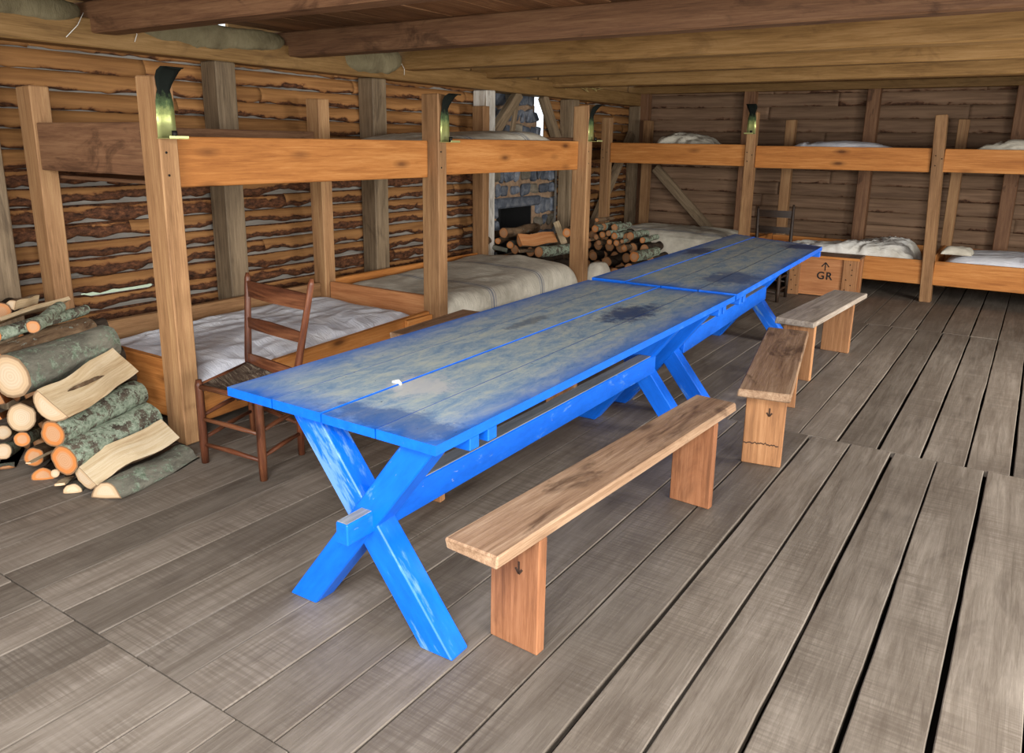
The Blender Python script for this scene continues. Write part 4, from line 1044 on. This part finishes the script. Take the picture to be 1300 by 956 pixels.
L3((950, 398), .040, 'bright orange round in the centre right of the far stack', bark='bark_lichen', end='end_orange')
L3((834, 405), .032, 'small brown round below the biggest orange one', bark='bark_brown', end='end_brown')
L3((918, 437), .034, 'round log low in the centre of the far stack', bark='bark_brown', end='end_orange')
L3((962, 443), .037, 'orange round under the bright one in the far stack', bark='bark_brown', end='end_orange')
L3((998, 432), .024, 'small round right of the orange one in the far stack', bark='bark_lichen', end='end_brown')
L3((1012, 478), .040, 'brown round low at the right of the far stack', bark='bark_brown', end='end_orange')
L3((1128, 425), .034, 'orange oval end sticking out by the cream mattress', y=8.35, bark='bark_lichen', end='end_orange')
L3((1076, 530), .060, 'thick lichen log with an orange end nearest the table edge', dl=.62, y=8.0, bark='bark_lichen', end='end_orange')
L3((900, 563), .062, 'dark hollow-looking log end in the shadowed middle of the far stack', y=8.15, bark='bark_dark', end='end_brown')
L3((815, 525), .055, 'dark barked log behind the far bunk post in the far stack', y=8.25, bark='bark_dark', end='end_brown')
L3((850, 442), .032, 'dull brown round in the left middle of the far stack', bark='bark_brown', end='end_brown')
L3((788, 425), .040, 'tan split piece beside the far bunk post', y=8.2, sec='wedge', rot=.3, bark='bark_brown', face='split_orange', end='end_orange')
L3((880, 340), .045, 'lichen log lying along the top of the far stack', y=8.45, bark='bark_lichen', end='end_brown')
L3((950, 345), .042, 'lichen log at the upper right of the far stack', y=8.45, bark='bark_lichen', end='end_brown')
L3((1050, 400), .050, 'lichen log right of the centre of the far stack', y=8.42, bark='bark_lichen', end='end_brown')
L3((1040, 590), .055, 'flat brown split log beside the blue table edge', y=7.95, sec='half', rot=.3, bark='bark_dark', face='bench_top', end='end_brown')
L3((950, 620), .060, 'low dark split log at the foot of the far stack', y=7.95, sec='half', rot=.2, bark='bark_dark', face='bench_top', end='end_brown')
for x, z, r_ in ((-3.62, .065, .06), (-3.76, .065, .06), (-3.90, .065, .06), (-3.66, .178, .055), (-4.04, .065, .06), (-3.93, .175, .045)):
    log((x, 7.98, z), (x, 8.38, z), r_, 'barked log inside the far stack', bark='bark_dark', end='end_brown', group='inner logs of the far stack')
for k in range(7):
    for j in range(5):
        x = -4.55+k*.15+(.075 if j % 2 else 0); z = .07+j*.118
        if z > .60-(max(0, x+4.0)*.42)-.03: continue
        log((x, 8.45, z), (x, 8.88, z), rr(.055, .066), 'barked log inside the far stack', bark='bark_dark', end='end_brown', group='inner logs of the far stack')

# ------------------------------------------------------------------ small things on the floor and table
o = MB(); o.tube([(-1.86, 2.05, .7525), (-1.84, 2.06, .756), (-1.82, 2.05, .7525)], [.006, .009, .005], 6); tag(o.build('food_crumb', 'bright_cloth'), 'small white crumb lying on the near blue table top', 'crumb')

# ------------------------------------------------------------------ light
w = bpy.data.worlds.new('sky'); scene.world = w; w.use_nodes = True
bg = w.node_tree.nodes['Background']; bg.inputs[0].default_value = (.86, .93, 1.0, 1); bg.inputs[1].default_value = 2.0
def area(name, loc, target, sx, sy, power, col=(1, 1, 1)):
    d = bpy.data.lights.new(name, 'AREA'); d.shape = 'RECTANGLE'; d.size = sx; d.size_y = sy; d.energy = power; d.color = col
    o = bpy.data.objects.new(name, d); COL.objects.link(o); o.location = loc
    o.rotation_euler = (Vector(target)-Vector(loc)).to_track_quat('-Z', 'Y').to_euler(); return o
def tl(o, sp): o.data.spread = radians(sp); return o
tl(area('doorway_daylight', (RX-.03, 1.1, 1.15), (-.2, 2.4, -1.6), 3.2, 1.9, 250, (1, .965, .90)), 140)
tl(area('window_daylight', (RX-.03, 5.7, 1.35), (-1.4, 6.6, -1.0), 1.7, 1.3, 190, (1, .96, .90)), 140)
tl(area('front_doorway_daylight', (.3, FY+.03, 1.2), (-1.3, 3.2, -1.2), 2.4, 1.8, 100, (1, .97, .93)), 140)
tl(area('front_window_daylight', (-3.1, FY+.03, 1.4), (-3.7, 2.6, -1.0), 1.5, 1.2, 48, (1, .97, .93)), 140)
tl(area('added_hatch_fill', (-.6, -.55, CZ+.05), (-2.2, 1.6, .0), 2.3, 1.4, 145, (.97, .98, 1.0)), 170)  # added fill light, brightens tabletops and bedding; the hatch is made up
fd = bpy.data.lights.new('camera_flash', 'AREA'); fd.size = .18; fd.energy = 42; fd.color = (1, .98, .95)
fo = bpy.data.objects.new('camera_flash', fd); COL.objects.link(fo); fo.location = (.25, -.30, 2.22); fo.rotation_euler = (Vector((-2.9, 5.0, .3))-fo.location).to_track_quat('-Z', 'Y').to_euler()

vs_ = scene.view_settings; vs_.view_transform = 'Standard'; vs_.look = 'None'; vs_.gamma = 1; vs_.use_curve_mapping = False; vs_.exposure = 0.0
scene.cycles.use_denoising = True
scene.cycles.max_bounces = 6; scene.cycles.diffuse_bounces = 4; scene.cycles.caustics_reflective = False; scene.cycles.caustics_refractive = False
for o in bpy.data.objects:
    if '_w' in o: del o['_w']
